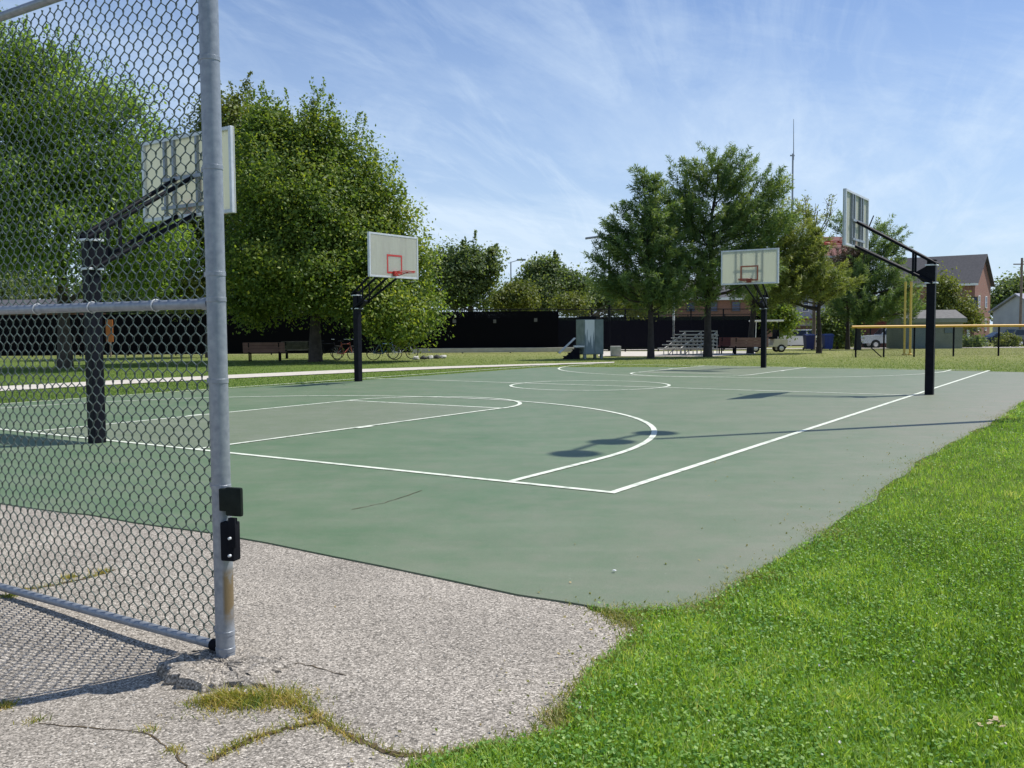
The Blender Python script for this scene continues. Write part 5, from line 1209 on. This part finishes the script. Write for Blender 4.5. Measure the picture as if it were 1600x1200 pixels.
x, y = lawn_pts(380, power=1.3); n = len(x); z = height_np(x, y) + .05; nr = unit(rng.normal(size=(n, 3)) * .4 + np.array([0, 0, 1])); up = unit(rng.normal(size=(n, 3))); L = rng.uniform(.007, .013, n)
q1 = quads_for(np.stack([x, y, z], 1), nr, up, L, L); q2 = quads_for(np.stack([x, y, z], 1), unit(rng.normal(size=(n, 3))), up, L, L)
M['flower'] = mat('clover_flower', (.62, .62, .5), (.7, .7, .6), 5, .8); g3 = np_mesh('clover_flowers', np.concatenate([q1, q2]), 4, 'flower'); tag(g3, 'tiny white clover flowers dotted over the lawn', 'flowers', kind='stuff')
# dry ragged fringe where lawn meets paving, and weeds in the cracks
def along(P, n, spread, lo=None):
    P = np.array([p[:2] for p in P]); sg = np.diff(P, axis=0); ln = np.linalg.norm(sg, axis=1); k = rng.choice(len(ln), n, p=ln / ln.sum()); t = rng.random((n, 1)); return P[k] + sg[k] * t + rng.normal(size=(n, 2)) * spread
ed = g2((1600, 628), (1560, 656), (1450, 716), (1380, 766), (1290, 832), (1180, 902), (1105, 945), (1070, 957), (960, 957), (900, 952))
ed2 = g2((930, 958), (968, 966), (1000, 985), (985, 1012), (945, 1043), (905, 1084), (885, 1112), (872, 1143), (800, 1166), (715, 1186), (640, 1205))
q = np.concatenate([along(ed, 3600, .05), along(ed2, 2400, .035), along(ed[5:9], 1300, .05)] + [np.array(G(a_, b_)[:2]) + rng.normal(size=(k_, 2)) * w_ for a_, b_, k_, w_ in ((1300, 838, 700, .10), (985, 970, 700, .07), (1090, 958, 500, .07), (1200, 905, 300, .10), (1440, 728, 400, .14), (1570, 655, 400, .18), (880, 1125, 500, .05))]); n = len(q); z = height_np(q[:, 0], q[:, 1]) + .008
M['fringe'] = leaf_mat('fringe_blade', (.17, .23, .05), (.30, .29, .11), (.46, .36, .20), .3)
g4 = np_mesh('edge_grass', blades(rng, q[:, 0], q[:, 1], z, rng.uniform(.008, .034, n), rng.uniform(.004, .007, n), 1.0), 4, 'fringe', np.repeat(np.clip(.35 + .3 * rng.normal(size=n), 0, 1), 2)); tag(g4, 'dry brownish grass fringe along the lawn edge of the court', 'grass', kind='stuff')
wp = [along(g2(*c), 430 if i < 2 else 220, .020) for i, c in enumerate(CRACKS)]
wp.append(along(g2((455, 1102), (500, 1132), (560, 1160)), 500, .030))
n = 1500; cx = G(400, 1100); cl = np.array([cx.x, cx.y]) + rng.normal(size=(n, 2)) * np.array([.115, .060]); cl = np.concatenate([cl, np.array(G(345, 1098)[:2]) + rng.normal(size=(900, 2)) * np.array([.06, .028])]); wp.append(cl)
for px, py, k in ((232, 1146, 60), (272, 1178, 80), (8, 1108, 150), (52, 1132, 70), (15, 935, 160), (110, 905, 200), (160, 897, 120)):
    c = G(px, py); wp.append(np.array(c[:2]) + rng.normal(size=(k, 2)) * .022)
q = np.concatenate(wp); n = len(q); z = height_np(q[:, 0], q[:, 1]) + .006
hg = rng.uniform(.008, .038, n) * rng.uniform(.5, 1.1, n) * np.where(np.hypot((q[:, 0] - cl[:1400, 0].mean()) / .22, (q[:, 1] - cl[:1400, 1].mean()) / .12) < 1, 1.6, 1.0); g5 = np_mesh('weeds', blades(rng, q[:, 0], q[:, 1], z, hg, rng.uniform(.003, .0055, n), 1.1), 4, 'blade_dry', np.repeat(np.clip(.50 + .28 * rng.normal(size=n) + .25 * np.sin(q[:, 0] * 23) * np.sin(q[:, 1] * 19), 0, 1), 2)); tag(g5, 'yellowing weeds growing in the pavement cracks by the fence post', 'weeds', kind='stuff')
# coarse turf on the farther lawn strips
n = 150000; yy = sample(n, 17, 62, 1.7); xx = rng.uniform(-.75, .75, n) * yy
k = ~inpoly(COURT_P, xx, yy) & ~inpoly(PATH_P, xx, yy) & ~inpoly(PAD, xx, yy) & (yy < 60); xx, yy = xx[k], yy[k]; n = len(xx); zz_ = height_np(xx, yy)
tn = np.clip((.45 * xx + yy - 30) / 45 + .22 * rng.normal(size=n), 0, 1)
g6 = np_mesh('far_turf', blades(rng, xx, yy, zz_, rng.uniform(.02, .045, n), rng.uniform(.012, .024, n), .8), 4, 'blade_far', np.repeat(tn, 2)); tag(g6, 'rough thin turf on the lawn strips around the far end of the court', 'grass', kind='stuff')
# litter and a pebble
def pebble(px, py, r, m, name, lab, cat, sq=.5):
    rr = random.Random(int(px)); bm = bmesh.new(); bmesh.ops.create_icosphere(bm, subdivisions=2, radius=r); c = G(px, py)
    zb = .03 if name == 'pebble' else .03
    for v in bm.verts: v.co = c + Vector((v.co.x, v.co.y * .8, v.co.z * sq + zb + r * sq * .6)) + Vector([rr.uniform(-.12, .12) * r for _ in range(3)])
    me = bpy.data.meshes.new(name); bm.to_mesh(me); bm.free(); me.materials.append(M[m]); o = bpy.data.objects.new(name, me); COL.objects.link(o); tag(o, lab, cat)
pebble(960, 900, .012, 'white', 'pebble', 'small white pebble lying on the green court near its front edge', 'pebble')
lt = MB(); c = G(1545, 1146) + Vector((0, 0, .035)); rr = random.Random(2)
for k in range(7):
    a = rr.uniform(0, 6.28); p = c + Vector((rr.uniform(-.04, .04), rr.uniform(-.025, .025), rr.uniform(0, .02))); A = (Vector((math.cos(a), math.sin(a), rr.uniform(-.3, .3))).normalized(), Vector((-math.sin(a), math.cos(a), 0)), Vector((0, 0, 1))); lt.box(p, (rr.uniform(.010, .03), rr.uniform(.008, .018), .002), A)
tag(lt.build('dry_leaf_litter', 'litter'), 'few pale dry leaf scraps in a bare patch of the lawn', 'litter')

rng = np.random.default_rng(5)
def strew(name, pts, size, m, zoff, lab, cat):
    n = len(pts); z = height_np(pts[:, 0], pts[:, 1]) + zoff; nr = unit(rng.normal(size=(n, 3)) * .5 + np.array([0, 0, 1])); up = unit(rng.normal(size=(n, 3))); L = rng.uniform(.5, 1.4, n) * size
    P_ = np.stack([pts[:, 0], pts[:, 1], z + L * .2], 1); q1 = quads_for(P_, nr, up, L, L * .75); q2 = quads_for(P_, unit(rng.normal(size=(n, 3))), up, L, L * .6)
    tag(np_mesh(name, np.concatenate([q1, q2]), 4, m, np.tile(rng.random(n), 2)), lab, cat, kind='stuff')
a_ = np.stack([rng.uniform(-3.5, 1.2, 2600), rng.uniform(2.2, 7, 2600)], 1); a_ = a_[inpoly(ASPH_J, a_[:, 0], a_[:, 1]) & ~inpoly(COURT_P, a_[:, 0], a_[:, 1])]
strew('loose_grit', a_, .007, 'stone', .010, 'loose grit scattered over the worn asphalt', 'grit')
b_ = np.concatenate([along(ed, 260, .28), along(ed2, 160, .16), along(ed, 120, .8)]); b_ = b_[inpoly(COURT_P, b_[:, 0], b_[:, 1]) | inpoly(ASPH_J, b_[:, 0], b_[:, 1])]
strew('grass_clippings', b_, .016, 'fringe', .022, 'dry grass clippings blown over the edge of the court', 'clippings')
